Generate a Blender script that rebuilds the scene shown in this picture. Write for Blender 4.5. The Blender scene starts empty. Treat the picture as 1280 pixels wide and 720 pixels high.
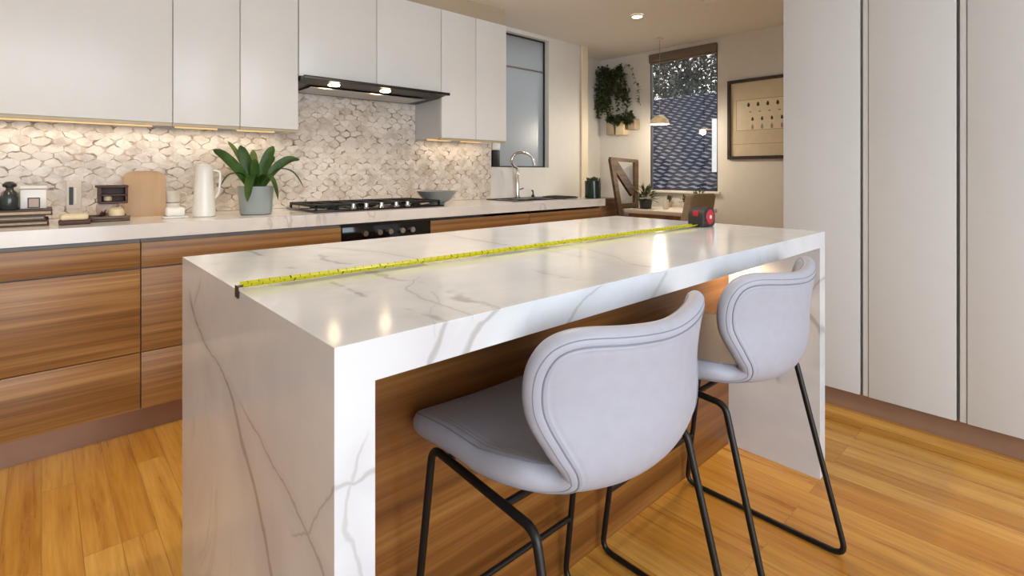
import bpy, bmesh, math, random
from mathutils import Vector, Matrix
random.seed(7)
SC = bpy.context.scene
COL = SC.collection
PI = math.pi

# ------------------------------------------------------------------ colour / materials
def lin(r, g, b):
    f = lambda c: (c/255/12.92) if c/255 <= 0.04045 else ((c/255+0.055)/1.055)**2.4
    return (f(r), f(g), f(b), 1.0)

class NT:
    def __init__(s, name):
        s.m = bpy.data.materials.new(name); s.m.use_nodes = True
        s.n = s.m.node_tree.nodes; s.l = s.m.node_tree.links
        s.b = s.n['Principled BSDF']
        s.out = s.n['Material Output']
    def node(s, t, **kw):
        x = s.n.new(t)
        for k, v in kw.items():
            setattr(x, k, v)
        return x
    def link(s, a, b): s.l.new(a, b)
    def val(s, sock, v):
        if hasattr(v, 'is_output') or isinstance(v, bpy.types.NodeSocket): s.l.new(v, sock)
        else: sock.default_value = v
    def math(s, op, a, b=0.0, c=0.0, clamp=False):
        x = s.node('ShaderNodeMath', operation=op); x.use_clamp = clamp
        s.val(x.inputs[0], a); s.val(x.inputs[1], b); s.val(x.inputs[2], c)
        return x.outputs[0]
    def coord(s, kind='Object'):
        return s.node('ShaderNodeTexCoord').outputs[kind]
    def mapping(s, vec, scale=(1, 1, 1), loc=(0, 0, 0), rot=(0, 0, 0)):
        x = s.node('ShaderNodeMapping'); s.link(vec, x.inputs[0])
        x.inputs['Scale'].default_value = scale; x.inputs['Location'].default_value = loc; x.inputs['Rotation'].default_value = rot
        return x.outputs[0]
    def noise(s, vec, scale, detail=3, rough=0.5, dist=0.0):
        x = s.node('ShaderNodeTexNoise'); s.link(vec, x.inputs['Vector'])
        x.inputs['Scale'].default_value = scale; x.inputs['Detail'].default_value = detail
        x.inputs['Roughness'].default_value = rough; x.inputs['Distortion'].default_value = dist
        return x
    def ramp(s, fac, stops, interp='LINEAR'):
        x = s.node('ShaderNodeValToRGB'); s.link(fac, x.inputs[0]); r = x.color_ramp; r.interpolation = interp
        while len(r.elements) < len(stops): r.elements.new(0.5)
        for e, (p, c) in zip(r.elements, stops):
            e.position = p; e.color = c
        return x.outputs[0]
    def mix(s, fac, a, b, mode='MIX'):
        x = s.node('ShaderNodeMix', data_type='RGBA', blend_type=mode)
        s.val(x.inputs[0], fac); s.val(x.inputs[6], a); s.val(x.inputs[7], b)
        return x.outputs[2]
    def sstep(s, v, lo, hi, a=0.0, b=1.0):
        x = s.node('ShaderNodeMapRange', interpolation_type='SMOOTHSTEP')
        s.val(x.inputs[0], v); s.val(x.inputs[1], lo); s.val(x.inputs[2], hi); s.val(x.inputs[3], a); s.val(x.inputs[4], b)
        return x.outputs[0]
    def bump(s, h, strength=0.2, dist=0.01):
        x = s.node('ShaderNodeBump'); s.link(h, x.inputs['Height'])
        x.inputs['Strength'].default_value = strength; x.inputs['Distance'].default_value = dist
        s.link(x.outputs[0], s.b.inputs['Normal'])
    def set(s, base=None, rough=None, metal=None, coat=None, spec=None, trans=None, sheen=None):
        I = s.b.inputs
        if base is not None: s.val(I['Base Color'], base)
        if rough is not None: s.val(I['Roughness'], rough)
        if metal is not None: I['Metallic'].default_value = metal
        if coat is not None: I['Coat Weight'].default_value = coat; I['Coat Roughness'].default_value = 0.06
        if spec is not None: I['Specular IOR Level'].default_value = spec
        if trans is not None: I['Transmission Weight'].default_value = trans
        if sheen is not None: I['Sheen Weight'].default_value = sheen
        return s.m

def plain(name, rgb, rough=0.5, metal=0.0, coat=None, var=0.04, scale=14.0, spec=None, bump=0.0):
    """a solid colour with a very slight procedural unevenness"""
    t = NT(name); c = lin(*rgb)
    n = t.noise(t.coord(), scale, 3)
    d = tuple(max(0, x*(1-var)) for x in c[:3])+(1,); u = tuple(min(1, x*(1+var)) for x in c[:3])+(1,)
    col = t.ramp(n.outputs[0], [(0.3, d), (0.7, u)])
    if bump: t.bump(n.outputs[0], bump, 0.004)
    return t.set(base=col, rough=rough, metal=metal, coat=coat, spec=spec)

def emit(name, rgb, strength):
    t = NT(name); t.b.inputs['Emission Color'].default_value = lin(*rgb); t.b.inputs['Emission Strength'].default_value = strength
    return t.set(base=lin(*rgb), rough=0.5)

def wood(name, dark, mid, light, axis='x', s_long=0.7, s_across=22.0, rough=0.38, contrast=1.0):
    """straight-grained veneer: long streaks along one axis"""
    t = NT(name); co = t.coord()
    sc = {'x': (s_long, s_across*0.6, s_across), 'z': (s_across, s_across, s_long), 'y': (s_across, s_long, s_across)}[axis]
    v = t.mapping(co, sc)
    n1 = t.noise(v, 1.0, 3, 0.55, 0.15)
    v2 = t.mapping(co, tuple(a*4.5 for a in sc), (3, 1, 2))
    n2 = t.noise(v2, 1.0, 4, 0.6)
    v3 = t.mapping(co, tuple(a*(0.5) for a in sc), (7, 5, 1))
    n3 = t.noise(v3, 1.0, 2, 0.5)
    f = t.math('ADD', t.math('MULTIPLY', n1.outputs[0], 0.55), t.math('MULTIPLY', n2.outputs[0], 0.25))
    f = t.math('ADD', f, t.math('MULTIPLY', n3.outputs[0], 0.2))
    w = 0.14/contrast
    col = t.ramp(f, [(0.5-w, lin(*dark)), (0.5, lin(*mid)), (0.5+w, lin(*light))])
    t.bump(n2.outputs[0], 0.06, 0.002)
    return t.set(base=col, rough=rough)

def marble(name, veins=(), base=(214, 217, 221), vein=(142, 138, 136), amount=0.5, rough=0.12):
    t = NT(name); co = t.coord()
    dn = t.noise(co, 5.0, 4, 0.6)
    dv = t.node('ShaderNodeVectorMath', operation='SUBTRACT'); t.link(dn.outputs['Color'], dv.inputs[0]); dv.inputs[1].default_value = (0.5, 0.5, 0.5)
    ds = t.node('ShaderNodeVectorMath', operation='SCALE'); t.link(dv.outputs[0], ds.inputs[0]); ds.inputs['Scale'].default_value = 0.07
    dp = t.node('ShaderNodeVectorMath', operation='ADD'); t.link(co, dp.inputs[0]); t.link(ds.outputs[0], dp.inputs[1])
    sx = t.node('ShaderNodeSeparateXYZ'); t.link(dp.outputs[0], sx.inputs[0])
    raw = t.node('ShaderNodeSeparateXYZ'); t.link(co, raw.inputs[0])
    # cloud body
    cl = t.noise(co, 2.6, 4, 0.6, 0.4)
    clouds = t.ramp(cl.outputs[0], [(0.35, lin(base[0]-12, base[1]-12, base[2]-9)), (0.62, lin(*base))])
    # fine natural veining: the zero line of a stretched noise
    v = t.mapping(co, (1.0, 1.5, 0.8), rot=(0.5, 0.3, 0.6))
    rn = t.noise(v, 1.5, 5, 0.6, 0.5)
    ridge = t.math('ABSOLUTE', t.math('SUBTRACT', rn.outputs[0], 0.5))
    thin = t.sstep(ridge, 0.0, 0.016, 1.0, 0.0)
    soft = t.sstep(ridge, 0.0, 0.06, 0.30, 0.0)
    mk = t.noise(co, 2.1, 2)
    mask = t.sstep(mk.outputs[0], 0.47, 0.62)
    total = t.math('MULTIPLY', t.math('MULTIPLY', t.math('MAXIMUM', thin, soft), mask), amount)
    wn = t.noise(co, 9.0, 3)
    for (inp, outp, pts, zlo, zhi, width, strength) in veins:
        lo, hi = pts[0][0], pts[-1][0]
        omn = min(p[1] for p in pts)-0.02; omx = max(p[1] for p in pts)+0.02
        x = t.math('DIVIDE', t.math('SUBTRACT', sx.outputs[inp], lo), hi-lo)
        fc = t.node('ShaderNodeFloatCurve'); t.link(x, fc.inputs['Value'])
        cv = fc.mapping.curves[0]
        P = [((a-lo)/(hi-lo), (b-omn)/(omx-omn)) for a, b in pts]
        cv.points[0].location = P[0]; cv.points[1].location = P[-1]
        for q in P[1:-1]: cv.points.new(*q)
        fc.mapping.update()
        y = t.math('MULTIPLY_ADD', fc.outputs[0], omx-omn, omn)
        d = t.math('ABSOLUTE', t.math('SUBTRACT', sx.outputs[outp], y))
        wv = t.math('MULTIPLY_ADD', wn.outputs[0], width*2.0, width*0.1)
        core = t.sstep(t.math('DIVIDE', d, wv), 0.1, 1.0, 1.0, 0.0)
        halo = t.sstep(d, 0.0, width*7, 0.28, 0.0)
        g1 = t.math('MULTIPLY', t.sstep(x, 0.0, 0.08), t.sstep(x, 0.9, 1.0, 1.0, 0.0))
        g2 = t.math('MULTIPLY', t.math('GREATER_THAN', raw.outputs[2], zlo), t.math('LESS_THAN', raw.outputs[2], zhi))
        k = t.math('MULTIPLY', t.math('MULTIPLY', t.math('MAXIMUM', core, halo), strength), t.math('MULTIPLY', g1, g2))
        total = t.math('MAXIMUM', total, k)
    col = t.mix(total, clouds, lin(*vein))
    return t.set(base=col, rough=rough, spec=0.5)

VEINS = [  # (input axis, output axis, curve, z range, width, strength)
    (2, 1, [(0.30, 0.13), (0.49, 0.249), (0.593, 0.343), (0.667, 0.439), (0.718, 0.513), (0.752, 0.69), (0.80, 0.83), (0.86, 0.87)], 0.0, 0.9, 0.024, 0.75),
    (2, 1, [(0.40, -0.01), (0.60, 0.03), (0.65, 0.144), (0.69, 0.303), (0.72, 0.45), (0.735, 0.56)], 0.0, 0.9, 0.017, 0.65),
    (2, 1, [(0.60, 0.16), (0.66, 0.07), (0.70, 0.03), (0.76, -0.02)], 0.0, 0.9, 0.006, 0.5),
    (2, 1, [(0.80, 0.83), (0.84, 0.80), (0.90, 0.755)], 0.0, 0.91, 0.005, 0.5),
    (1, 0, [(-0.02, 0.225), (0.02, 0.222), (0.129, 0.226), (0.18, 0.235), (0.223, 0.242), (0.28, 0.28), (0.34, 0.34)], 0.80, 1.0, 0.005, 0.42),
    (1, 0, [(-0.02, 0.14), (0.02, 0.15), (0.08, 0.195), (0.12, 0.24), (0.19, 0.27)], 0.80, 1.0, 0.004, 0.30),
    (1, 0, [(0.50, 0.46), (0.60, 0.44), (0.72, 0.41), (0.90, 0.33)], 0.90, 1.0, 0.008, 0.35),
    (1, 0, [(0.05, 0.75), (0.20, 0.86), (0.40, 0.93), (0.60, 1.12)], 0.90, 1.0, 0.006, 0.28),
    (2, 0, [(0.84, 0.13), (0.88, 0.145), (0.92, 0.165)], 0.8, 1.0, 0.012, 0.6),
    (2, 0, [(0.83, 0.20), (0.88, 0.22), (0.905, 0.25), (0.925, 0.30)], 0.8, 1.0, 0.016, 0.6),
    (2, 0, [(0.83, 0.42), (0.88, 0.46), (0.925, 0.56)], 0.8, 1.0, 0.012, 0.5),
    (2, 0, [(0.50, 0.06), (0.62, 0.035), (0.70, 0.02), (0.80, 0.05)], 0.0, 0.9, 0.006, 0.4),
    (2, 0, [(0.83, 0.70), (0.88, 0.75), (0.925, 0.80)], 0.8, 1.0, 0.014, 0.4),
]
M = {}
M['marble'] = marble('white_marble', VEINS, amount=0.22)
M['bench_stone'] = marble('bench_stone', (), amount=0.4, base=(236, 232, 226))
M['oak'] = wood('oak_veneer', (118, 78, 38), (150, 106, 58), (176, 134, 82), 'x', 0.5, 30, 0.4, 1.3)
M['oak_shaded'] = wood('oak_veneer_shaded', (88, 50, 16), (118, 72, 28), (144, 98, 46), 'x', 0.6, 26)  # oak darkened to carry the shade under the island overhang
M['darkwood'] = wood('dark_wood', (60, 44, 28), (86, 66, 42), (110, 86, 58), 'x', 4, 30)
M['dark_frame'] = wood('dark_brown_frame', (34, 26, 20), (48, 36, 28), (62, 48, 38), 'x', 4, 30)
M['midwood'] = wood('brown_wood', (110, 76, 50), (138, 98, 66), (160, 120, 84), 'x', 2, 20)
M['white_gloss'] = plain('white_gloss_door', (226, 225, 222), 0.30, var=0.01, spec=0.35)
M['white_satin'] = plain('white_satin_door', (204, 206, 208), 0.42, var=0.01)
M['carcass'] = plain('cabinet_carcass', (138, 136, 134), 0.6)
M['wall'] = plain('wall_paint', (226, 223, 216), 0.75, var=0.015, bump=0.03)
M['ceil'] = plain('ceiling_paint', (238, 232, 222), 0.85, var=0.01)
M['shaded_ceil'] = plain('shaded_bulkhead_paint', (184, 168, 144), 0.8, var=0.01)
M['trim'] = plain('trim_paint', (228, 216, 190), 0.6, var=0.01)
M['beige'] = plain('beige_light_rail', (196, 178, 142), 0.4)
M['steel'] = plain('brushed_steel', (186, 180, 172), 0.28, 1.0)
M['chrome'] = plain('polished_steel', (205, 200, 194), 0.14, 1.0)
M['dark_steel'] = plain('dark_steel', (70, 66, 62), 0.35, 0.9)
M['black_metal'] = plain('black_powder_coat', (22, 21, 21), 0.38, 0.3)
M['cast_iron'] = plain('cast_iron', (30, 29, 29), 0.5, 0.3)
M['black_glass'] = plain('black_glass', (14, 13, 13), 0.08)
M['grey_steel'] = plain('grey_kick_metal', (150, 118, 98), 0.3, 0.55)
M['kick'] = plain('brown_kickboard', (150, 122, 104), 0.35, 0.25)
M['leather'] = plain('pale_grey_leather', (164, 167, 180), 0.46, var=0.03, scale=40, bump=0.05)
M['piping'] = plain('pale_grey_piping', (128, 131, 144), 0.5)
M['shell'] = plain('seat_underside', (120, 104, 92), 0.6)
M['white_ceramic'] = plain('white_ceramic', (236, 233, 226), 0.25, var=0.02)
M['cream_ceramic'] = plain('cream_ceramic', (226, 206, 168), 0.4)
M['grey_ceramic'] = plain('grey_ceramic', (150, 158, 158), 0.4, var=0.05)
M['bowl_grey'] = plain('bowl_grey', (138, 142, 142), 0.35)
M['pink_grey'] = plain('pinkish_ceramic', (190, 168, 154), 0.5)
M['terracotta'] = plain('pale_planter', (170, 152, 128), 0.7)
M['tan_board'] = wood('tan_cutting_board', (180, 146, 110), (192, 158, 122), (202, 170, 136), 'z', 1.5, 14, 0.5, 0.6)
M['soil'] = plain('dark_soil', (46, 34, 26), 0.9, var=0.3, scale=60)
M['leaf'] = plain('dark_green_leaf', (78, 112, 44), 0.35, var=0.35, scale=16)
M['leaf_pale'] = plain('pale_green_leaf', (134, 150, 72), 0.4, var=0.2, scale=16)
M['leaf_dull'] = plain('dull_green_leaf', (66, 76, 44), 0.5, var=0.5, scale=22)
M['leaf_tree'] = plain('tree_leaf', (62, 66, 58), 0.6, var=0.5, scale=5)
M['bark'] = plain('bark', (70, 60, 50), 0.9, var=0.3)
M['roof_tile'] = plain('blue_grey_roof_tile', (96, 97, 104), 0.6, var=0.25, scale=6)
M['roof_gap_shade'] = plain('shaded_tile_edge', (24, 26, 44), 0.8, var=0.3, scale=6)  # riser colour paints in the shadow gap between tile rows
M['render'] = plain('pale_render', (226, 226, 224), 0.8)
M['taupe'] = plain('taupe_fabric', (150, 132, 108), 0.85, var=0.08, scale=60, bump=0.2)
M['table_white'] = plain('pale_tabletop', (214, 200, 180), 0.4)
M['black_plastic'] = plain('black_plastic', (34, 33, 35), 0.45)
M['red_plastic'] = plain('red_plastic', (176, 30, 44), 0.35)
M['white_plastic'] = plain('white_plastic', (232, 230, 224), 0.4)
M['dark_bottle'] = plain('dark_bottle_glass', (58, 62, 58), 0.12)
M['dark_green_glass'] = plain('dark_green_glass', (26, 46, 34), 0.12)
M['plate'] = plain('stone_coloured_plate', (216, 206, 194), 0.5)
M['paper'] = plain('cream_paper', (206, 192, 164), 0.7)
M['paper_in'] = plain('print_paper', (218, 206, 180), 0.7)
M['ink'] = plain('dark_ink', (62, 52, 42), 0.7)
M['ink_pale'] = plain('pale_ink', (150, 138, 112), 0.7)
M['brown_leather'] = plain('brown_cover', (74, 46, 32), 0.55, var=0.2)
M['book_page'] = plain('book_page', (206, 184, 150), 0.8, var=0.1, scale=80)
M['outside_ground'] = plain('outside_ground', (112, 112, 112), 0.9)
M['glow_warm'] = emit('downlight_glow', (255, 226, 180), 14)
M['glow_led'] = emit('led_glow', (255, 214, 150), 0.35)
M['bulb'] = emit('pendant_bulb_glow', (255, 236, 206), 5)

def floor_mat():
    t = NT('timber_floor'); co = t.coord()
    v = t.mapping(co, (1, 1, 1), rot=(0, 0, PI/2))
    br = t.node('ShaderNodeTexBrick'); t.link(v, br.inputs['Vector'])
    br.offset = 0.37; br.offset_frequency = 3
    I = br.inputs
    I['Scale'].default_value = 1.0; I['Brick Width'].default_value = 1.35; I['Row Height'].default_value = 0.092
    I['Mortar Size'].default_value = 0.0011; I['Mortar Smooth'].default_value = 0.2; I['Bias'].default_value = 0.0
    I['Color1'].default_value = (0, 0, 0, 1); I['Color2'].default_value = (1, 1, 1, 1); I['Mortar'].default_value = (0.5, 0.5, 0.5, 1)
    # the grain of each board is shifted by the board's own random value
    sep = t.node('ShaderNodeSeparateColor'); t.link(br.outputs['Color'], sep.inputs[0])
    rnd = sep.outputs[0]
    cb = t.node('ShaderNodeCombineXYZ'); t.link(t.math('MULTIPLY', rnd, 9.0), cb.inputs[0]); t.link(t.math('MULTIPLY', rnd, 17.0), cb.inputs[1])
    ad = t.node('ShaderNodeVectorMath', operation='ADD'); t.link(co, ad.inputs[0]); t.link(cb.outputs[0], ad.inputs[1])
    g = t.noise(t.mapping(ad.outputs[0], (26, 1.3, 1)), 1.0, 4, 0.6, 0.3)
    g2 = t.noise(t.mapping(ad.outputs[0], (90, 5, 1)), 1.0, 3, 0.6)
    tone = t.ramp(rnd, [(0.0, lin(200, 144, 58)), (0.35, lin(213, 161, 74)), (0.7, lin(225, 177, 94)), (1.0, lin(207, 151, 64))])
    grain = t.ramp(g.outputs[0], [(0.28, lin(196, 160, 120)), (0.5, lin(240, 232, 220)), (0.7, lin(255, 255, 255))])
    c = t.mix(0.8, tone, grain, 'MULTIPLY')
    fine = t.ramp(g2.outputs[0], [(0.3, lin(215, 195, 170)), (0.6, (1, 1, 1, 1))])
    c = t.mix(0.5, c, fine, 'MULTIPLY')
    kn = t.node('ShaderNodeTexVoronoi'); t.link(t.mapping(co, (5.0, 2.6, 1)), kn.inputs['Vector']); kn.inputs['Scale'].default_value = 1.0
    knot = t.sstep(kn.outputs['Distance'], 0.02, 0.07, 0.55, 0.0)
    c = t.mix(knot, c, lin(120, 70, 30))
    c = t.mix(t.math('MULTIPLY', br.outputs['Fac'], 0.5), c, lin(96, 56, 24))
    return t.set(base=c, rough=t.ramp(g.outputs[0], [(0, (0.22,)*3+(1,)), (1, (0.36,)*3+(1,))]), spec=0.5)
M['floor'] = floor_mat()

def splash_mat():
    t = NT('stone_hex_mosaic'); co = t.coord()
    dn = t.noise(co, 16.0, 2)
    dv = t.node('ShaderNodeVectorMath', operation='SUBTRACT'); t.link(dn.outputs['Color'], dv.inputs[0]); dv.inputs[1].default_value = (0.5,)*3
    ds = t.node('ShaderNodeVectorMath', operation='SCALE'); t.link(dv.outputs[0], ds.inputs[0]); ds.inputs['Scale'].default_value = 0.042
    dp = t.node('ShaderNodeVectorMath', operation='ADD'); t.link(co, dp.inputs[0]); t.link(ds.outputs[0], dp.inputs[1])
    s = t.node('ShaderNodeSeparateXYZ'); t.link(dp.outputs[0], s.inputs[0])
    W, H = 0.078, 0.074     # hexagon pitch across, pitch of two rows
    def cell(off):
        a = t.math('SUBTRACT', t.math('FRACT', t.math('ADD', t.math('DIVIDE', s.outputs[0], W), off)), 0.5)
        b = t.math('SUBTRACT', t.math('FRACT', t.math('ADD', t.math('DIVIDE', s.outputs[2], H), off)), 0.5)
        aw = t.math('MULTIPLY', a, W); bw = t.math('MULTIPLY', b, H*1.5)
        d = t.math('SQRT', t.math('ADD', t.math('MULTIPLY', aw, aw), t.math('MULTIPLY', bw, bw)))
        ia = t.math('FLOOR', t.math('ADD', t.math('DIVIDE', s.outputs[0], W), off))
        ib = t.math('FLOOR', t.math('ADD', t.math('DIVIDE', s.outputs[2], H), off))
        edge = t.math('MULTIPLY', t.math('SUBTRACT', 0.5, t.math('ABSOLUTE', a)), W)
        return d, edge, ia, ib
    d1, e1, a1, b1 = cell(0.0); d2, e2, a2, b2 = cell(0.5)
    sel = t.math('LESS_THAN', d1, d2)
    pick = lambda p, q: t.math('ADD', t.math('MULTIPLY', sel, p), t.math('MULTIPLY', t.math('SUBTRACT', 1.0, sel), q))
    diff = t.math('MULTIPLY', t.math('ABSOLUTE', t.math('SUBTRACT', d1, d2)), 0.6)
    edge = t.math('MINIMUM', diff, pick(e1, e2))
    wn = t.noise(co, 22.0, 3)
    wide = t.sstep(wn.outputs[0], 0.42, 0.68, 0.0008, 0.0100)
    grout = t.sstep(t.math('DIVIDE', edge, wide), 0.35, 1.1, 1.0, 0.0)
    cid = t.node('ShaderNodeCombineXYZ'); t.link(t.math('ADD', pick(a1, a2), t.math('MULTIPLY', sel, 31.3)), cid.inputs[0]); t.link(pick(b1, b2), cid.inputs[1])
    wh = t.node('ShaderNodeTexWhiteNoise', noise_dimensions='3D'); t.link(cid.outputs[0], wh.inputs['Vector'])
    tone = t.ramp(wh.outputs['Value'], [(0.0, lin(212, 200, 186)), (0.4, lin(222, 212, 200)), (1.0, lin(230, 221, 210))])
    body = t.noise(co, 12.0, 5, 0.65, 0.8)
    bc = t.ramp(body.outputs[0], [(0.3, lin(198, 186, 172)), (0.55, (1, 1, 1, 1))])
    c = t.mix(0.75, tone, bc, 'MULTIPLY')
    gc = t.ramp(t.noise(co, 17.0, 3).outputs[0], [(0.38, lin(204, 186, 168)), (0.54, lin(160, 138, 116)), (0.68, lin(98, 78, 60))])
    c = t.mix(grout, c, gc)
    t.bump(t.math('SUBTRACT', 1.0, grout), 0.35, 0.004)
    return t.set(base=c, rough=0.35)
M['splash'] = splash_mat()

def glass_mat(name, tint=(1, 1, 1, 1), refl=0.06, rough=0.02):
    t = NT(name); t.n.remove(t.b)
    tr = t.node('ShaderNodeBsdfTransparent'); tr.inputs[0].default_value = tint
    gl = t.node('ShaderNodeBsdfGlossy'); gl.inputs['Roughness'].default_value = rough
    fr = t.node('ShaderNodeFresnel'); fr.inputs[0].default_value = 1.45
    mx = t.node('ShaderNodeMixShader'); t.link(t.math('MAXIMUM', fr.outputs[0], refl), mx.inputs[0]); t.link(tr.outputs[0], mx.inputs[1]); t.link(gl.outputs[0], mx.inputs[2])
    t.link(mx.outputs[0], t.out.inputs['Surface'])
    return t.m
M['glass'] = glass_mat('clear_glass')
M['jar_glass'] = glass_mat('jar_glass', (0.9, 0.88, 0.82, 1), 0.1)
def frosted_mat():
    t = NT('frosted_glass'); t.n.remove(t.b)
    a = t.node('ShaderNodeBsdfTranslucent'); a.inputs[0].default_value = lin(200, 202, 202)
    g = t.node('ShaderNodeBsdfGlossy'); g.inputs['Roughness'].default_value = 0.35; g.inputs[0].default_value = lin(200, 202, 205)
    mx = t.node('ShaderNodeMixShader'); mx.inputs[0].default_value = 0.18
    t.link(a.outputs[0], mx.inputs[1]); t.link(g.outputs[0], mx.inputs[2]); t.link(mx.outputs[0], t.out.inputs['Surface'])
    return t.m
M['frosted'] = frosted_mat()
def tape_mat():
    t = NT('yellow_tape_blade'); co = t.coord(); s = t.node('ShaderNodeSeparateXYZ'); t.link(co, s.inputs[0])
    def tick(pitch, w, ylim):
        f = t.math('FRACT', t.math('DIVIDE', s.outputs[0], pitch))
        a = t.math('LESS_THAN', f, w/pitch)
        return t.math('MULTIPLY', a, t.math('LESS_THAN', t.math('SUBTRACT', 0.0155, t.math('ABSOLUTE', s.outputs[1])), ylim))
    k = t.math('MAXIMUM', tick(0.02, 0.0012, 0.005), tick(0.10, 0.003, 0.010))
    c = t.mix(k, lin(222, 222, 48), lin(70, 70, 24))
    return t.set(base=c, rough=0.35)
M['tape'] = tape_mat()

# ------------------------------------------------------------------ mesh helpers
def box(bm, x0, x1, y0, y1, z0, z1, bev=0.0, seg=2):
    t = bmesh.new(); bmesh.ops.create_cube(t, size=1.0)
    for v in t.verts:
        v.co = Vector(((x0+x1)/2+v.co.x*(x1-x0), (y0+y1)/2+v.co.y*(y1-y0), (z0+z1)/2+v.co.z*(z1-z0)))
    if bev > 0:
        bmesh.ops.bevel(t, geom=t.edges[:], offset=bev, segments=seg, profile=0.5, affect='EDGES')
    merge(bm, t)
def merge(bm, t, mtx=None):
    if mtx is not None: bmesh.ops.transform(t, matrix=mtx, verts=t.verts[:])
    me = bpy.data.meshes.new('tmp'); t.to_mesh(me); t.free(); bm.from_mesh(me); bpy.data.meshes.remove(me)
def lathe(bm, prof, cx=0, cy=0, cz=0, n=40, cap=True, sx=1.0, sy=1.0):
    """prof: list of (radius, z); closed solid of revolution"""
    rings = []
    for r, z in prof:
        rings.append([bm.verts.new((cx+math.cos(2*PI*i/n)*r*sx, cy+math.sin(2*PI*i/n)*r*sy, cz+z)) for i in range(n)])
    for a, b in zip(rings, rings[1:]):
        for i in range(n):
            bm.faces.new((a[i], a[(i+1) % n], b[(i+1) % n], b[i]))
    if cap:
        bm.faces.new(rings[0][::-1]); bm.faces.new(rings[-1])
def tube(bm, pts, r, n=10, closed=False, radii=None):
    pts = [Vector(p) for p in pts]; N = len(pts)
    def tan(i):
        if closed: return (pts[(i+1) % N]-pts[i-1]).normalized()
        if i == 0: return (pts[1]-pts[0]).normalized()
        if i == N-1: return (pts[-1]-pts[-2]).normalized()
        return (pts[i+1]-pts[i-1]).normalized()
    t0 = tan(0); up = Vector((0, 0, 1)) if abs(t0.z) < 0.9 else Vector((1, 0, 0))
    nrm = (up - t0*up.dot(t0)).normalized(); rings = []
    for i in range(N):
        t = tan(i); nrm = (nrm - t*nrm.dot(t)).normalized(); b = t.cross(nrm)
        rr = radii[i] if radii else r
        rings.append([bm.verts.new(pts[i]+(nrm*math.cos(2*PI*k/n)+b*math.sin(2*PI*k/n))*rr) for k in range(n)])
    R = rings+[rings[0]] if closed else rings
    for a, b in zip(R, R[1:]):
        for k in range(n): bm.faces.new((a[k], a[(k+1) % n], b[(k+1) % n], b[k]))
    if not closed:
        bm.faces.new(rings[0][::-1]); bm.faces.new(rings[-1])
def fillet(pts, r, closed=False, seg=6):
    pts = [Vector(p) for p in pts]; N = len(pts); out = []
    for i in range(N):
        if not closed and i in (0, N-1): out.append(pts[i]); continue
        p, a, b = pts[i], pts[i-1], pts[(i+1) % N]
        u = (a-p); v = (b-p); lu, lv = u.length, v.length; u.normalize(); v.normalize()
        ang = u.angle(v); d = min(r/math.tan(ang/2), lu*0.45, lv*0.45)
        s, e = p+u*d, p+v*d
        for k in range(seg+1):
            t = k/seg; out.append(s*(1-t)**2+p*2*t*(1-t)+e*t*t)
    return out
def catmull(pts, seg=6, closed=False):
    P = [Vector(p) for p in pts]; n = len(P); out = []
    rng = range(n if closed else n-1)
    for i in rng:
        p1 = P[i]; p2 = P[(i+1) % n]
        p0 = P[i-1] if (closed or i > 0) else p1; p3 = P[(i+2) % n] if (closed or i+2 < n) else p2
        for k in range(seg):
            t = k/seg
            out.append(0.5*((2*p1)+(p2-p0)*t+(2*p0-5*p1+4*p2-p3)*t*t+(3*p1-p0-3*p2+p3)*t**3))
    if not closed: out.append(P[-1])
    return out
def leaf(bm, pts, width, fold=0.25, seg=5, side=None, thick=0.0, prof=None):
    """a strap/oval leaf along a spine"""
    sp = catmull(pts, seg); n = len(sp); rows = []
    for i, p in enumerate(sp):
        t = i/(n-1)
        tg = (sp[min(i+1, n-1)]-sp[max(i-1, 0)]).normalized()
        s = side or tg.cross(Vector((0, 0, 1)))
        if s.length < 1e-3: s = Vector((1, 0, 0))
        s = s.normalized(); up = s.cross(tg).normalized()
        w = width*(prof(t) if prof else (math.sin(PI*min(1, 0.12+0.88*t))**0.6)*(1-0.0*t))
        w = max(w, width*0.02)
        rows.append([bm.verts.new(p-s*w/2+up*w*fold), bm.verts.new(p), bm.verts.new(p+s*w/2+up*w*fold)])
    for a, b in zip(rows, rows[1:]):
        bm.faces.new((a[0], a[1], b[1], b[0])); bm.faces.new((a[1], a[2], b[2], b[1]))
def small_leaf(bm, p, d, w, l, up=Vector((0, 0, 1))):
    d = d.normalized(); s = d.cross(up)
    if s.length < 0.05: s = Vector((1, 0, 0))
    s.normalize(); n = s.cross(d)
    a = bm.verts.new(p); b = bm.verts.new(p+d*l*0.5+s*w/2+n*w*0.12); c = bm.verts.new(p+d*l); e = bm.verts.new(p+d*l*0.5-s*w/2+n*w*0.12); m = bm.verts.new(p+d*l*0.5-n*w*0.05)
    bm.faces.new((a, b, m)); bm.faces.new((b, c, m)); bm.faces.new((c, e, m)); bm.faces.new((e, a, m))

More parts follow.
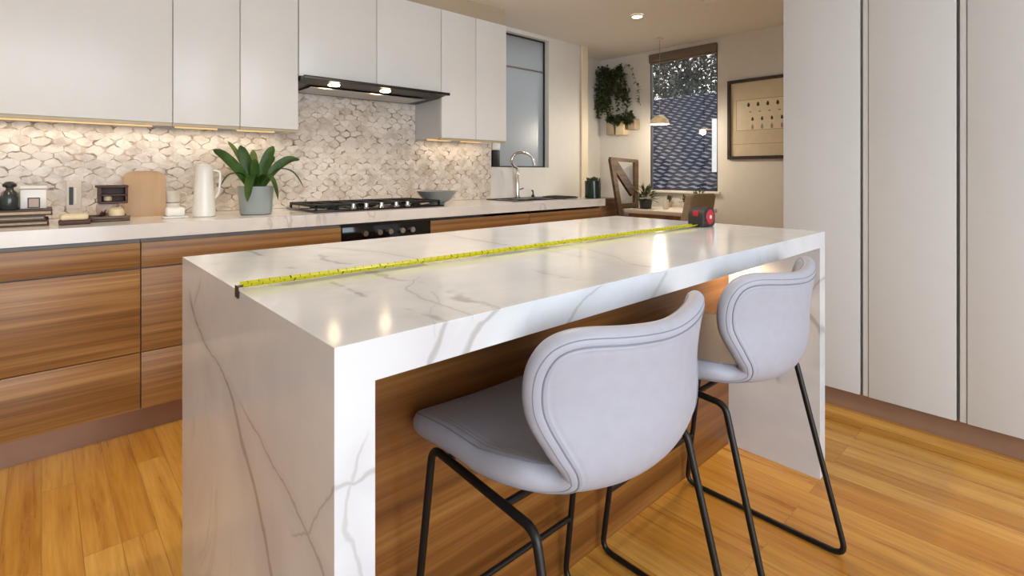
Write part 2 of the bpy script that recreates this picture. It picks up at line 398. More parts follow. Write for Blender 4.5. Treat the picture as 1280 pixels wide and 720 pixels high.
def obj(name, bm, mat, parent=None, smooth=True, ang=35):
    if parent is not None:
        bmesh.ops.translate(bm, verts=bm.verts[:], vec=-Vector(parent_world(parent)))
    bmesh.ops.recalc_face_normals(bm, faces=bm.faces[:])
    me = bpy.data.meshes.new(name); bm.to_mesh(me); bm.free()
    if smooth:
        for p in me.polygons: p.use_smooth = True
        me.set_sharp_from_angle(angle=math.radians(ang))
    mats = mat if isinstance(mat, (list, tuple)) else [mat]
    for m in mats: me.materials.append(m)
    o = bpy.data.objects.new(name, me); COL.objects.link(o)
    if parent is not None: o.parent = parent
    return o
def parent_world(p):
    v = Vector(p.location)
    while p.parent: p = p.parent; v = v+Vector(p.location)
    return v
def tag(o, label, cat, group=None, kind=None):
    o['label'] = label; o['category'] = cat
    if group: o['group'] = group
    if kind: o['kind'] = kind
    return o
def thing(name, loc, label, cat, group=None):
    o = bpy.data.objects.new(name, None); COL.objects.link(o); o.location = loc; o.empty_display_size = 0.05
    return tag(o, label, cat, group)
def single(name, bm, mat, loc, label, cat, group=None, smooth=True):
    """a thing that is one mesh, with its origin at its base"""
    bmesh.ops.translate(bm, verts=bm.verts[:], vec=-Vector(loc))
    o = obj(name, bm, mat, None, smooth); o.location = loc
    return tag(o, label, cat, group)
def struct(name, bm, mat, parent=None, smooth=False):
    o = obj(name, bm, mat, parent, smooth)
    if parent is None: o['kind'] = 'structure'
    return o
def nb(): return bmesh.new()
def bx(*a, **k):
    b = nb(); box(b, *a, **k); return b
def copy_tree(o, parent=None):
    c = o.copy(); COL.objects.link(c); c.parent = parent
    for ch in list(o.children): copy_tree(ch, c)
    return c

# ------------------------------------------------------------------ room dimensions
H = 2.42
LX, BY = -2.3, -3.6          # left wall, wall behind the camera
WY = 2.71                    # kitchen wall
DX = 4.45                    # dining wall with the window
AY = 3.03                    # alcove wall

b = nb(); box(b, LX-0.1, DX+0.1, BY-0.1, AY+0.1, -0.06, 0.0); struct('floor', b, M['floor'])
b = nb(); box(b, LX-0.1, DX+0.1, BY-0.1, AY+0.1, H, H+0.08); struct('ceiling', b, M['ceil'])
def wall_with_hole(name, axis, pos, thick, u0, u1, z0, z1, hole, mat):
    """axis 'y': wall plane at y=pos spanning x; axis 'x': plane at x=pos spanning y"""
    b = nb(); hu0, hu1, hz0, hz1 = hole
    for (a0, a1, c0, c1) in ((u0, hu0, z0, z1), (hu1, u1, z0, z1), (hu0, hu1, z0, hz0), (hu0, hu1, hz1, z1)):
        if a1-a0 < 1e-4 or c1-c0 < 1e-4: continue
        if axis == 'y': box(b, a0, a1, min(pos, pos+thick), max(pos, pos+thick), c0, c1)
        else: box(b, min(pos, pos+thick), max(pos, pos+thick), a0, a1, c0, c1)
    return struct(name, b, mat)
FW = (2.55, 3.26, 1.19, 2.385)      # frosted window in the kitchen wall
wall_with_hole('wall_kitchen', 'y', WY, 0.14, LX-0.1, 3.80, 0, H, FW, M['wall'])
DW = (1.64, 2.37, 0.963, 2.365)     # dining window
wall_with_hole('wall_dining', 'x', DX, 0.045, 0.28, AY+0.1, 0, H, DW, M['wall'])
struct('wall_alcove', bx(3.80, DX+0.1, AY, AY+0.1, 0, H), M['wall'])
struct('wall_left', bx(LX-0.1, LX, BY-0.1, WY, 0, H), M['wall'])
struct('wall_right', bx(3.17, 3.29, BY-0.1, 0.37, 0, H), M['wall'])
struct('wall_nook', bx(3.29, DX+0.1, 0.28, 0.37, 0, H), M['wall'])
BW = (-2.15, 2.0, 0.12, 2.30)        # big glazed opening behind the camera
wall_with_hole('wall_rear', 'y', BY, -0.12, LX-0.1, 3.2, 0, H, BW, M['wall'])
struct('trim_1', bx(3.715, 3.815, WY-0.022, WY-0.001, 0, H, bev=0.004), M['trim'])   # edge trim where the kitchen wall ends
# bulkhead (ceiling tone painted darker to stand in for shade) above the overhead cupboards
struct('wall_bulkhead', bx(LX, 2.409, 2.385, WY-0.001, 2.292, H), M['shaded_ceil'])
# splashback
def splash():
    b = nb()
    box(b, LX, 2.535, WY-0.012, WY-0.001, 0.922, 1.385)
    box(b, 0.812, 1.795, WY-0.012, WY-0.001, 1.385, 1.66)
    o = struct('wall_splashback', b, M['splash']); return o
splash()
# windows
def window_frame(name, axis, pos, hole, w, d, mat, mull=()):
    u0, u1, z0, z1 = hole; b = nb()
    parts = [(u0, u0+w, z0, z1), (u1-w, u1, z0, z1), (u0+w, u1-w, z0, z0+w), (u0+w, u1-w, z1-w, z1)]
    for m in mull: parts.append((m-w/2, m+w/2, z0+w, z1-w))
    for a0, a1, c0, c1 in parts:
        if axis == 'y': box(b, a0, a1, pos, pos+d, c0, c1, bev=0.002, seg=1)
        else: box(b, pos, pos+d, a0, a1, c0, c1, bev=0.002, seg=1)
    return struct(name, b, mat)
w1 = window_frame('window_1', 'y', WY+0.05, (FW[0], FW[1], FW[2], FW[3]), 0.010, 0.04, M['dark_steel'])
o = obj('pane', bx(FW[0]+0.01, FW[1]-0.01, WY+0.066, WY+0.072, FW[2]+0.01, 2.09), M['frosted'], w1, False)
o = obj('pane', bx(FW[0]+0.01, FW[1]-0.01, WY+0.066, WY+0.072, 2.10, FW[3]-0.01), M['frosted'], w1, False)
o = obj('transom', bx(FW[0]+0.01, FW[1]-0.01, WY+0.06, WY+0.078, 2.09, 2.10), M['steel'], w1, False)
w2 = window_frame('window_2', 'x', DX+0.003, DW, 0.010, 0.04, M['dark_steel'])
obj('pane', bx(DX+0.02, DX+0.026, DW[0]+0.01, DW[1]-0.01, DW[2]+0.01, DW[3]-0.01), M['glass'], w2, False)
obj('window_sill', bx(DX-0.03, DX-0.001, DW[0]-0.03, DW[1]+0.03, DW[2]-0.028, DW[2]-0.001, bev=0.004), M['white_ceramic'], w2)
tag_b = nb(); box(tag_b, DX-0.035, DX-0.001, DW[0]-0.002, DW[1]+0.002, 2.285, DW[3]+0.01, bev=0.01)
o = thing('roller_blind', (DX-0.02, 2.0, 2.27), 'grey brown roller blind rolled up at the top of the dining window', 'blind')
obj('blind_roll', tag_b, M['shell'], o)
obj('bottom_bar', bx(DX-0.022, DX-0.008, DW[0]+0.006, DW[1]-0.006, 2.268, 2.284, bev=0.004), M['taupe'], o)
w3 = window_frame('window_3', 'y', BY-0.08, BW, 0.05, 0.06, M['dark_steel'], mull=(-0.77, 0.62))

# ------------------------------------------------------------------ island
isl = thing('kitchen_island', (0, 0, 0), 'white marble waterfall kitchen island with grey veins and timber back panel, tape measure on top', 'kitchen island')
L, Wd, HT, TH = 1.92, 0.96, 0.92, 0.057
def prism_xz(poly, y0, y1):
    b = nb(); A = [b.verts.new((x, y0, z)) for x, z in poly]; B = [b.verts.new((x, y1, z)) for x, z in poly]; n = len(poly)
    b.faces.new(A); b.faces.new(B[::-1])
    for i in range(n): b.faces.new((A[i], B[i], B[(i+1) % n], A[(i+1) % n]))
    return b
obj('countertop', prism_xz([(0, HT), (TH, HT-TH), (L-TH, HT-TH), (L, HT)], 0, Wd), M['marble'], isl, False)
obj('side_panel', prism_xz([(0, 0), (TH, 0), (TH, HT-TH), (0, HT)], 0, Wd), M['marble'], isl, False)
obj('side_panel', prism_xz([(L-TH, 0), (L, 0), (L, HT), (L-TH, HT-TH)], 0, Wd), M['marble'], isl, False)
obj('back_panel', bx(TH, L-TH, 0.345, 0.365, 0.0, HT-TH), M['oak_shaded'], isl, False)
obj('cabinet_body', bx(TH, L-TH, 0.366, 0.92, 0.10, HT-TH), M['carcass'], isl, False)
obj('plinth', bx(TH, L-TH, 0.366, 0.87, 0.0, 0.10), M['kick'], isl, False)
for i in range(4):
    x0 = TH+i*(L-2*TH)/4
    obj('door', bx(x0+0.002, x0+(L-2*TH)/4-0.002, 0.92, 0.94, 0.10, HT-TH-0.02, bev=0.0015), M['oak_shaded'], isl)

b = nb(); lathe(b, [(0.026, 0.0), (0.028, 0.003), (0.028, 0.008)], 1.78, 0.30, HT-TH-0.0085, 24); obj('puck_light', b, M['glow_warm'], isl)
_d = bpy.data.lights.new('puck_lamp', 'SPOT'); _d.energy = 5; _d.color = (1, 0.72, 0.36); _d.spot_size = math.radians(150); _d.spot_blend = 0.8; _d.shadow_soft_size = 0.025
_o = bpy.data.objects.new('puck_lamp', _d); COL.objects.link(_o); _o.location = (1.78, 0.30, HT-TH-0.014)
# ------------------------------------------------------------------ tape measure
tp = thing('tape_measure', (1.75, 0.41, HT), 'black tape measure with red disc and long yellow blade pulled out across the island top', 'tape measure')
def tape_body():
    b = nb()
    prof = [(0.0, 0.0), (0.095, 0.0), (0.1, 0.012), (0.1, 0.045), (0.088, 0.066), (0.066, 0.078), (0.04, 0.08), (0.015, 0.07), (0.0, 0.048)]
    prof = prof[:1]+[tuple(p[:2]) for p in fillet([(x, z, 0) for x, z in prof[1:]], 0.01)]
    x0, y0, y1 = 1.703, 0.376, 0.444
    A = [b.verts.new((x0+p[0], y0, HT+0.001+p[1])) for p in prof]; B = [b.verts.new((x0+p[0], y1, HT+0.001+p[1])) for p in prof]
    n = len(prof); b.faces.new(A[::-1]); b.faces.new(B)
    for i in range(n): b.faces.new((A[i], A[(i+1) % n], B[(i+1) % n], B[i]))
    bmesh.ops.bevel(b, geom=[e for e in b.edges if abs(e.verts[0].co.y-e.verts[1].co.y) < 1e-4], offset=0.006, segments=3, profile=0.5, affect='EDGES')
    return b
obj('case', tape_body(), M['black_plastic'], tp)
def disc_y(cx, cy, cz, r, t, n=32):
    b = nb(); lathe(b, [(0.001, 0), (r*0.92, 0), (r, t*0.4), (r, t)], n=n, cap=True)
    bmesh.ops.transform(b, matrix=Matrix.Translation((cx, cy, cz)) @ Matrix.Rotation(-PI/2, 4, 'X'), verts=b.verts[:]); return b
obj('side_disc', disc_y(1.757, 0.3715, HT+0.041, 0.031, 0.006), M['red_plastic'], tp)
obj('side_cap', disc_y(1.757, 0.3695, HT+0.041, 0.008, 0.003, 16), M['white_plastic'], tp)
obj('thumb_lock', bx(1.701, 1.716, 0.398, 0.422, HT+0.045, HT+0.066, bev=0.003), M['red_plastic'], tp)
def blade():
    n = 40; w = 0.0155; b = nb(); rows = []
    for i in range(n+1):
        t = i/n; x = 0.006+t*1.70; y = 0.0; z = 0.0
        r = []
        for k in range(7):
            u = -1+2*k/6
            r.append((x, u*w, 0.004+0.009*u*u))
        rows.append([b.verts.new(q) for q in r])
    for a, c in zip(rows, rows[1:]):
        for k in range(6): b.faces.new((a[k], a[k+1], c[k+1], c[k]))
    bmesh.ops.solidify(b, geom=b.faces[:], thickness=0.0008)
    return b
bl = obj('blade', blade(), M['tape'])
bl.parent = tp; bl.location = Vector((0, 0.436, HT))-Vector((1.75, 0.41, HT)); bl.rotation_euler = (0, 0, -0.0147)
hk = nb(); box(hk, -0.003, -0.0015, 0.425, 0.447, HT-0.014, HT+0.009, bev=0.0006, seg=1); box(hk, -0.0015, 0.022, 0.429, 0.443, HT+0.006, HT+0.0085, bev=0.0006, seg=1)
obj('end_hook', hk, M['dark_steel'], tp)

# ------------------------------------------------------------------ stools
def interp(tab, z):
    if z <= tab[0][0]: return tab[0][1]
    for (a, p), (c, q) in zip(tab, tab[1:]):
        if z <= c: return p+(q-p)*(z-a)/(c-a)
    return tab[-1][1]
# centre line of the one-piece shell, from the front of the seat round the bend to the top of the back (y, z)
PATH = catmull([(0.335, 0.592, 0), (0.29, 0.604, 0), (0.20, 0.614, 0), (0.10, 0.611, 0), (0.01, 0.600, 0), (-0.045, 0.596, 0), (-0.090, 0.608, 0), (-0.114, 0.640, 0), (-0.124, 0.69, 0), (-0.128, 0.76, 0), (-0.135, 0.82, 0), (-0.147, 0.884, 0)], 10)
ARC = [0.0]
for a_, b_ in zip(PATH, PATH[1:]): ARC.append(ARC[-1]+(b_-a_).length)
STOT = ARC[-1]
def path_at(s):
    s0 = min(max(s, 0.0), STOT); k = 0
    lo, hi = 0, len(ARC)-1
    while hi-lo > 1:
        m = (lo+hi)//2
        if ARC[m] <= s0: lo = m
        else: hi = m
    t = (s0-ARC[lo])/(ARC[hi]-ARC[lo]); p = PATH[lo].lerp(PATH[hi], t); d = (PATH[hi]-PATH[lo]).normalized()
    return p+d*(s-s0)
def shell_mid(u, s):
    e = 0.012; p = path_at(s); d = (path_at(s+e)-path_at(s-e)).normalized()
    N = Vector((d.y, -d.x, 0))          # normal of the centre line in the (y, z) plane, towards the sitter
    k = interp([(0.0, 0.15), (0.25, 0.25), (0.36, 0.75), (0.44, 1.1), (0.58, 1.35), (0.70, 1.3)], s)
    q = p+N*k*u*u
    return Vector((u, q.x, q.y))
def shell_surf(u, s):
    e = 0.004
    du = shell_mid(u+e, s)-shell_mid(u-e, s); dv = shell_mid(u, s+e)-shell_mid(u, s-e)
    return shell_mid(u, s), dv.cross(du).normalized()     # normal towards the sitter
def shell_T(s): return interp([(0.0, 0.022), (0.05, 0.025), (0.34, 0.025), (0.44, 0.020), (0.7, 0.019)], s)
def inset(outline, d):
    n = len(outline); out = []
    for i in range(n):
        a = Vector(outline[i-1]); p = Vector(outline[i]); c = Vector(outline[(i+1) % n])
        t = (c-a).normalized(); out.append(p+Vector((-t.y, t.x))*d*ORI)
    return [(q.x, q.y) for q in out]
ORI = 1
def rim(T, d, R=0.024):
    return T*(1-max(0.0, 1-d/R)**2.2)**0.5 if d < R else T
def pillow(bm, outline, centre, surf, Tf, grooves=(), R=0.024, puff=0.0):
    global ORI
    area2 = sum(outline[i-1][0]*outline[i][1]-outline[i][0]*outline[i-1][1] for i in range(len(outline)))
    ORI = 1 if area2 > 0 else -1
    n = len(outline)
    ds = [0, 0.0006, 0.002, 0.004, 0.007, 0.010, 0.014, 0.018, 0.021, 0.0235, 0.0255, 0.0275, 0.0295, 0.0315, 0.034, 0.038, 0.043]
    last = inset(outline, ds[-1])
    for sgn in (1, -1):
        rings = []
        def add(ring, h):
            L_ = []
            for a, c in ring:
                p, N = surf(a, c); L_.append(bm.verts.new(p+N*h*Tf(c)*sgn))
            rings.append(L_)
        for d in ds:
            h = rim(1.0, d, R)
            for g, dpt in grooves: h -= dpt*math.exp(-((d-g)/0.0022)**2)
            add(inset(outline, d), h)
        for q in range(27, 0, -1):
            r = q/28
            add([(centre[0]+(a-centre[0])*r, centre[1]+(c-centre[1])*r) for a, c in last], 1.0)
        p, N = surf(*centre); vc = bm.verts.new(p+N*Tf(centre[1])*sgn)
        for a, b2 in zip(rings, rings[1:]):
            for i in range(n): bm.faces.new((a[i], b2[i], b2[(i+1) % n], a[(i+1) % n]))
        for i in range(n): bm.faces.new((vc, rings[-1][i], rings[-1][(i+1) % n]))
    bmesh.ops.remove_doubles(bm, verts=bm.verts[:], dist=1e-5)
half = [(0, 0.0), (0.13, 0.001), (0.212, 0.005), (0.246, 0.022), (0.260, 0.075), (0.264, 0.18), (0.261, 0.27), (0.248, 0.325), (0.226, 0.362), (0.206, 0.392), (0.200, 0.420), (0.208, 0.452), (0.230, 0.495), (0.252, 0.545), (0.262, 0.590), (0.258, 0.635), (0.235, 0.672), (0.188, 0.690), (0.10, 0.690), (0, 0.687)]
half = [(a, c*STOT/0.690) for a, c in half]
outl = half+[(-a, c) for a, c in half[-2:0:-1]]
shell_out = [(p.x, p.y) for p in catmull([(a, c, 0) for a, c in outl], 5, True)]
def off_ring(outline, surf, Tf, d, sgn, extra=0.0):
    out = []
    for a, c in inset(outline, d):
        p, N = surf(a, c); out.append(p+N*(rim(1.0, d)*Tf(c)+extra)*sgn)
    return out
def make_stool(label):
    root = thing('counter_stool', (0, 0, 0), label, 'stool', 'counter stools at the island')
    full = nb(); pillow(full, shell_out, (0, 0.40), shell_surf, shell_T, [(0.0265, 0.10), (0.034, 0.06)])
    other = full.copy()
    cut = shell_mid(0, 0.405); nrm = (shell_mid(0, 0.43)-shell_mid(0, 0.38)).normalized()
    for bmx, nm, side in ((full, 'backrest', 1), (other, 'seat', -1)):
        bmesh.ops.bisect_plane(bmx, geom=bmx.verts[:]+bmx.edges[:]+bmx.faces[:], plane_co=cut, plane_no=nrm, clear_inner=(side == 1), clear_outer=(side == -1))
        obj(nm, bmx, M['leather'], root, ang=60)
    b = nb()
    tube(b, off_ring(shell_out, shell_surf, shell_T, 0.0245, -1, 0.0), 0.0017, 6, True)
    obj('outer_piping', b, M['piping'], root)
    b = nb(); tube(b, off_ring(shell_out, shell_surf, shell_T, 0.0120, -1, -0.0004), 0.0012, 6, True); obj('edge_stitching', b, M['piping'], root)
    b = nb(); tube(b, off_ring(shell_out, shell_surf, shell_T, 0.010, 1, 0.0), 0.0016, 6, True); obj('inner_piping', b, M['piping'], root)
    R = 0.0082
    for sx in (-1, 1):
        loop = [(sx*0.240, -0.048, 0.562), (sx*0.240, 0.250, 0.581), (sx*0.252, 0.325, R), (sx*0.252, -0.185, R)]
        b = nb(); tube(b, fillet(loop, 0.032, True), R, 12, True); obj('leg_frame', b, M['black_metal'], root)
    b = nb(); tube(b, [(-0.249, 0.3015, 0.190), (0.249, 0.3015, 0.190)], 0.0075, 12); obj('footrest', b, M['black_metal'], root)
    b = nb()
    for y, z in ((0.03, 0.567), (0.20, 0.578)): tube(b, [(-0.240, y, z), (0.240, y, z)], 0.007, 10)
    obj('seat_support', b, M['black_metal'], root)
    return root
stool = make_stool('pale grey leather counter stool with winged back and black sled legs, nearest the camera')
stool.location = (0.556, 0, 0)
st2 = copy_tree(stool); st2.location = (1.228, 0, 0)
st2['label'] = 'pale grey leather counter stool at the far right end of the island'

# ------------------------------------------------------------------ base cabinets along the kitchen wall
FY = 2.11
units = [(-2.29, -1.756), (-1.756, -0.856), (-0.856, 0.044), (0.044, 0.955), (1.540, 2.42), (2.42, 3.26)]
bl_labels = ['timber base cabinet at the far left end of the kitchen wall', 'timber drawer cabinet second from the left end of the kitchen wall',
    'wide timber drawer cabinet below the stacked books and the tan board', 'timber drawer cabinet below the potted plant and left half of the cooktop',
    'timber drawer cabinet right of the black oven', 'timber base cabinet below the sink at the right end of the stone bench']
for (x0, x1), lab in zip(units, bl_labels):
    r = thing('base_cabinet', (x0, FY, 0), lab, 'cabinet', 'timber base cabinets under the stone bench')
    obj('body', bx(x0+0.001, x1-0.001, FY+0.02, WY-0.02, 0.105, 0.853 if x1 < 2 else 0.69), M['carcass'], r, False)
    for z0, z1 in ((0.112, 0.357), (0.361, 0.724), (0.730, 0.838)):
        obj('drawer', bx(x0+0.002, x1-0.002, FY, FY+0.019, z0, z1, bev=0.0012), M['oak'], r)
    if x1 > 3.2: obj('end_panel', bx(x1-0.001, x1+0.018, FY, WY-0.02, 0.0, 0.853), M['oak'], r, False)
single('kickboard', bx(-2.29, 3.25, FY+0.045, FY+0.06, 0.0, 0.104), M['grey_steel'], (0.4, FY+0.05, 0), 'brown metallic kickboard running under the timber base cabinets', 'kickboard', smooth=False)
# oven
ov = thing('oven', (0.957, FY, 0.11), 'black built in oven with pale control knobs under the cooktop', 'oven')
obj('body', bx(0.958, 1.538, FY+0.02, WY-0.03, 0.112, 0.85), M['dark_steel'], ov, False)
obj('control_panel', bx(0.958, 1.538, FY-0.004, FY+0.02, 0.70, 0.838, bev=0.002), M['black_glass'], ov)
dr = obj('door', bx(0.958, 1.538, FY-0.004, FY+0.02, 0.16, 0.695, bev=0.003), M['black_glass'], ov)
b = nb(); tube(b, fillet([(1.02, FY-0.004, 0.65), (1.02, FY-0.045, 0.65), (1.475, FY-0.045, 0.65), (1.475, FY-0.004, 0.65)], 0.015), 0.008, 10); obj('handle', b, M['steel'], dr)
for x in (1.09, 1.18, 1.25, 1.33, 1.40):
    obj('knob', disc_y(x, FY-0.024, 0.795, 0.017, 0.019, 20), M['steel'], ov)
# stone bench top with a sink cut-out
CY0, CY1, CZ0, CZ1 = 2.09, 2.697, 0.858, 0.92
sinks = [(2.425, 2.56), (2.585, 2.98)]
SY0, SY1 = 2.28, 2.60
b = nb(); xs = [-2.29, 2.425, 2.56, 2.585, 2.98, 3.312]
for i, (a, c) in enumerate(zip(xs, xs[1:])):
    if i in (1, 3):
        box(b, a, c, CY0, SY0, CZ0, CZ1); box(b, a, c, SY1, CY1, CZ0, CZ1)
    else: box(b, a, c, CY0, CY1, CZ0, CZ1)
bmesh.ops.remove_doubles(b, verts=b.verts[:], dist=1e-5)
single('stone_benchtop', b, M['bench_stone'], (0.5, 2.4, CZ0), 'long white stone benchtop along the kitchen wall over timber cabinets', 'benchtop', smooth=False)
sk = thing('kitchen_sink', (2.7, 2.44, 0.70), 'undermounted steel double sink set in the right end of the stone bench', 'sink')
for (a, c) in sinks:
    b = nb()
    box(b, a+0.002, c-0.002, SY0+0.002, SY1-0.002, 0.70, 0.704)
    for q in ((a+0.002, a+0.006, SY0+0.002, SY1-0.002), (c-0.006, c-0.002, SY0+0.002, SY1-0.002), (a+0.006, c-0.006, SY0+0.002, SY0+0.006), (a+0.006, c-0.006, SY1-0.006, SY1-0.002)):
        box(b, q[0], q[1], q[2], q[3], 0.704, 0.915)
    obj('basin', b, M['dark_steel'], sk, False)
    obj('rim', (lambda bb: (box(bb, a-0.012, c+0.012, SY0-0.012, SY0+0.002, 0.921, 0.927), box(bb, a-0.012, c+0.012, SY1-0.002, SY1+0.012, 0.921, 0.927), box(bb, a-0.012, a+0.002, SY0+0.002, SY1-0.002, 0.921, 0.927), box(bb, c-0.002, c+0.012, SY0+0.002, SY1-0.002, 0.921, 0.927), bb)[-1])(nb()), M['dark_steel'], sk, False)
# drainer tray + soap spout
dt = nb(); box(dt, 3.02, 3.19, 2.29, 2.56, 0.9205, 0.932, bev=0.004)
for k in range(7): box(dt, 3.03, 3.18, 2.31+k*0.035, 2.318+k*0.035, 0.932, 0.937, bev=0.001, seg=1)
single('drying_mat', dt, M['dark_steel'], (3.1, 2.42, 0.92), 'dark ribbed drying mat on the bench right of the sink', 'drying mat')
fc = thing('kitchen_tap', (2.79, 2.645, 0.92), 'tall polished steel gooseneck tap behind the sink', 'tap')
b = nb(); lathe(b, [(0.028, 0.0), (0.028, 0.012), (0.020, 0.018), (0.0185, 0.20), (0.0135, 0.215)], 2.79, 2.645, 0.921); obj('base', b, M['chrome'], fc)
b = nb(); P = [(2.79, 2.645, 1.03), (2.79, 2.645, 1.17), (2.74, 2.64, 1.20), (2.715, 2.635, 1.25), (2.75, 2.62, 1.305), (2.82, 2.60, 1.315), (2.885, 2.57, 1.29), (2.91, 2.56, 1.235)]
tube(b, catmull(P, 6), 0.0125, 12, radii=None); obj('spout', b, M['chrome'], fc)
b = nb(); tube(b, [(2.91, 2.56, 1.238), (2.916, 2.556, 1.205)], 0.015, 14); obj('spray_head', b, M['steel'], fc)
b = nb(); tube(b, [(2.805, 2.645, 0.99), (2.85, 2.63, 1.005)], 0.006, 10); obj('lever', b, M['chrome'], fc)
b = nb(); tube(b, catmull([(2.98, 2.64, 0.921), (2.98, 2.64, 0.975), (2.955, 2.625, 0.985), (2.93, 2.60, 0.98)], 5), 0.006, 10); lathe(b, [(0.014, 0), (0.014, 0.02), (0.007, 0.026)], 2.98, 2.64, 0.921, 20)
single('soap_dispenser', b, M['dark_steel'], (2.98, 2.64, 0.92), 'small dark soap dispenser spout beside the tall tap', 'soap dispenser')

# ------------------------------------------------------------------ cooktop
ck = thing('gas_cooktop', (1.24, 2.40, 0.92), 'black gas cooktop with cast iron trivets and steel knobs on the stone bench', 'cooktop')
CX0, CX1, KY0, KY1 = 0.83, 1.69, 2.17, 2.62
obj('hob_plate', bx(CX0, CX1, KY0, KY1, 0.9205, 0.932, bev=0.004), M['black_glass'], ck)
burn = [(0.975, 2.50, 0.036), (0.975, 2.27, 0.028), (1.24, 2.40, 0.055), (1.53, 2.50, 0.036), (1.53, 2.27, 0.028)]
for x, y, r in burn:
    b = nb(); lathe(b, [(r*1.25, 0), (r*1.25, 0.006), (r, 0.009), (r, 0.018), (r*0.85, 0.023), (0.002, 0.024)], x, y, 0.932, 28); obj('burner', b, M['cast_iron'], ck)
for (a, c) in ((0.845, 1.105), (1.115, 1.395), (1.405, 1.675)):
    b = nb(); z0, z1 = 0.948, 0.963
    box(b, a, c, KY0+0.03, KY0+0.042, z0, z1, bev=0.002, seg=1); box(b, a, c, KY1-0.03, KY1-0.018, z0, z1, bev=0.002, seg=1)
    box(b, a, a+0.012, KY0+0.03, KY1-0.018, z0, z1, bev=0.002, seg=1); box(b, c-0.012, c, KY0+0.03, KY1-0.018, z0, z1, bev=0.002, seg=1)
    m = (a+c)/2
    box(b, m-0.006, m+0.006, KY0+0.03, KY1-0.018, z0, z1, bev=0.002, seg=1)
    for y in (2.27, 2.50): box(b, a, c, y-0.006, y+0.006, z0, z1, bev=0.002, seg=1)
    for fx in (a+0.006, c-0.006):
        for fy in (KY0+0.036, KY1-0.024): box(b, fx-0.006, fx+0.006, fy-0.006, fy+0.006, 0.932, z0)
    obj('trivet', b, M['cast_iron'], ck)
for x in (1.06, 1.14, 1.24, 1.34, 1.42):
    b = nb(); lathe(b, [(0.019, 0), (0.019, 0.006), (0.015, 0.010), (0.014, 0.030), (0.001, 0.031)], x, KY0+0.012+0.006, 0.932, 20); obj('knob', b, M['chrome'], ck)
bw = nb(); lathe(bw, [(0.05, 0.0), (0.055, 0.004), (0.085, 0.022), (0.125, 0.060), (0.142, 0.088), (0.138, 0.088), (0.120, 0.060), (0.08, 0.026), (0.001, 0.010)], 1.80, 2.42, 0.924, 48, cap=False)
bw2 = [v for v in bw.verts if abs(v.co.z-0.924) < 1e-4]; bw.faces.new(bw2[::-1])
BOWL = single('serving_bowl', bw, M['bowl_grey'], (1.80, 2.42, 0.921), 'wide grey serving bowl on the bench at the right end of the cooktop', 'bowl')
tr = nb(); lathe(tr, [(0.001, 0), (0.105, 0), (0.108, 0.004), (0.001, 0.004)], 1.80, 2.42, 0.9203, 40, cap=False)
tr_o = obj('foot_ring', (lambda t: (lathe(t, [(0.052, 0), (0.056, 0), (0.056, 0.004), (0.052, 0.004)], 1.80, 2.42, 0.9203, 36, cap=False), t)[-1])(nb()), M['bowl_grey'], BOWL)
tr.free()

# ------------------------------------------------------------------ overhead cupboards
UY = 2.36
def overhead(x0, x1, z0, z1, lab, rail=True):
    r = thing('overhead_cupboard', (x0, UY, z0), lab, 'cupboard', 'glossy white overhead cupboards')
    obj('body', bx(x0+0.0005, x1-0.0005, UY+0.019, WY-0.002, z0+0.004, z1), M['white_satin'], r, False)
    obj('door', bx(x0+0.0018, x1-0.0018, UY, UY+0.018, z0, z1, bev=0.0012), M['white_gloss'], r)
    if rail:
        obj('light_rail', bx(x0+0.001, x1-0.001, UY+0.012, UY+0.05, z0-0.014, z0-0.0005), M['beige'], r, False)
        obj('led_strip', bx(x0+0.05, x1-0.05, WY-0.10, WY-0.085, z0-0.006, z0+0.0035), M['glow_led'], r, False)
    return r
UZ, UT = 1.389, 2.29
overhead(-2.29, -1.60, UZ, UT, 'white gloss overhead cupboard at the far left end of the kitchen wall')
overhead(-1.60, -0.70, UZ, UT, 'wide white gloss overhead cupboard second from the left wall')
overhead(-0.70, 0.202, UZ, UT, 'widest white gloss overhead cupboard above the stacked books and tan board')
overhead(0.202, 0.505, UZ, UT, 'narrow white gloss overhead cupboard above the white jug')
overhead(0.505, 0.810, UZ, UT, 'narrow white gloss overhead cupboard just left of the range hood')
overhead(0.812, 1.301, 1.70, UT, 'white gloss overhead cupboard above the left half of the range hood', False)
overhead(1.301, 1.795, 1.70, UT, 'white gloss overhead cupboard above the right half of the range hood', False)
overhead(1.797, 2.106, UZ, UT, 'narrow white gloss overhead cupboard just right of the range hood')
overhead(2.106, 2.409, UZ, UT, 'narrow white gloss overhead cupboard beside the frosted window')
# range hood
hd = thing('range_hood', (1.3, 2.45, 1.66), 'slim steel and glass range hood with two lit lamps under the white cupboards', 'range hood')
hb = nb()
V = []
for x in (0.815, 1.792):
    V.append([hb.verts.new((x, y, z)) for y, z in ((2.30, 1.676), (2.30, 1.692), (2.695, 1.692), (2.695, 1.650), (2.40, 1.662))])
n = 5; hb.faces.new(V[0]); hb.faces.new(V[1][::-1])
for i in range(n): hb.faces.new((V[0][i], V[0][(i+1) % n], V[1][(i+1) % n], V[1][i]))
obj('body', hb, M['dark_steel'], hd, False)
obj('front_lip', bx(0.813, 1.812, 2.275, 2.30, 1.676, 1.694, bev=0.003), M['dark_steel'], hd)
obj('filter', bx(0.90, 1.70, 2.42, 2.66, 1.6485, 1.654), M['steel'], hd, False)
for x in (1.02, 1.36):
    b = nb(); lathe(b, [(0.001, 0.0), (0.03, 0.0), (0.034, 0.004), (0.034, 0.012)], x, 2.36, 1.6625, 24); obj('lamp', b, M['glow_warm'], hd)

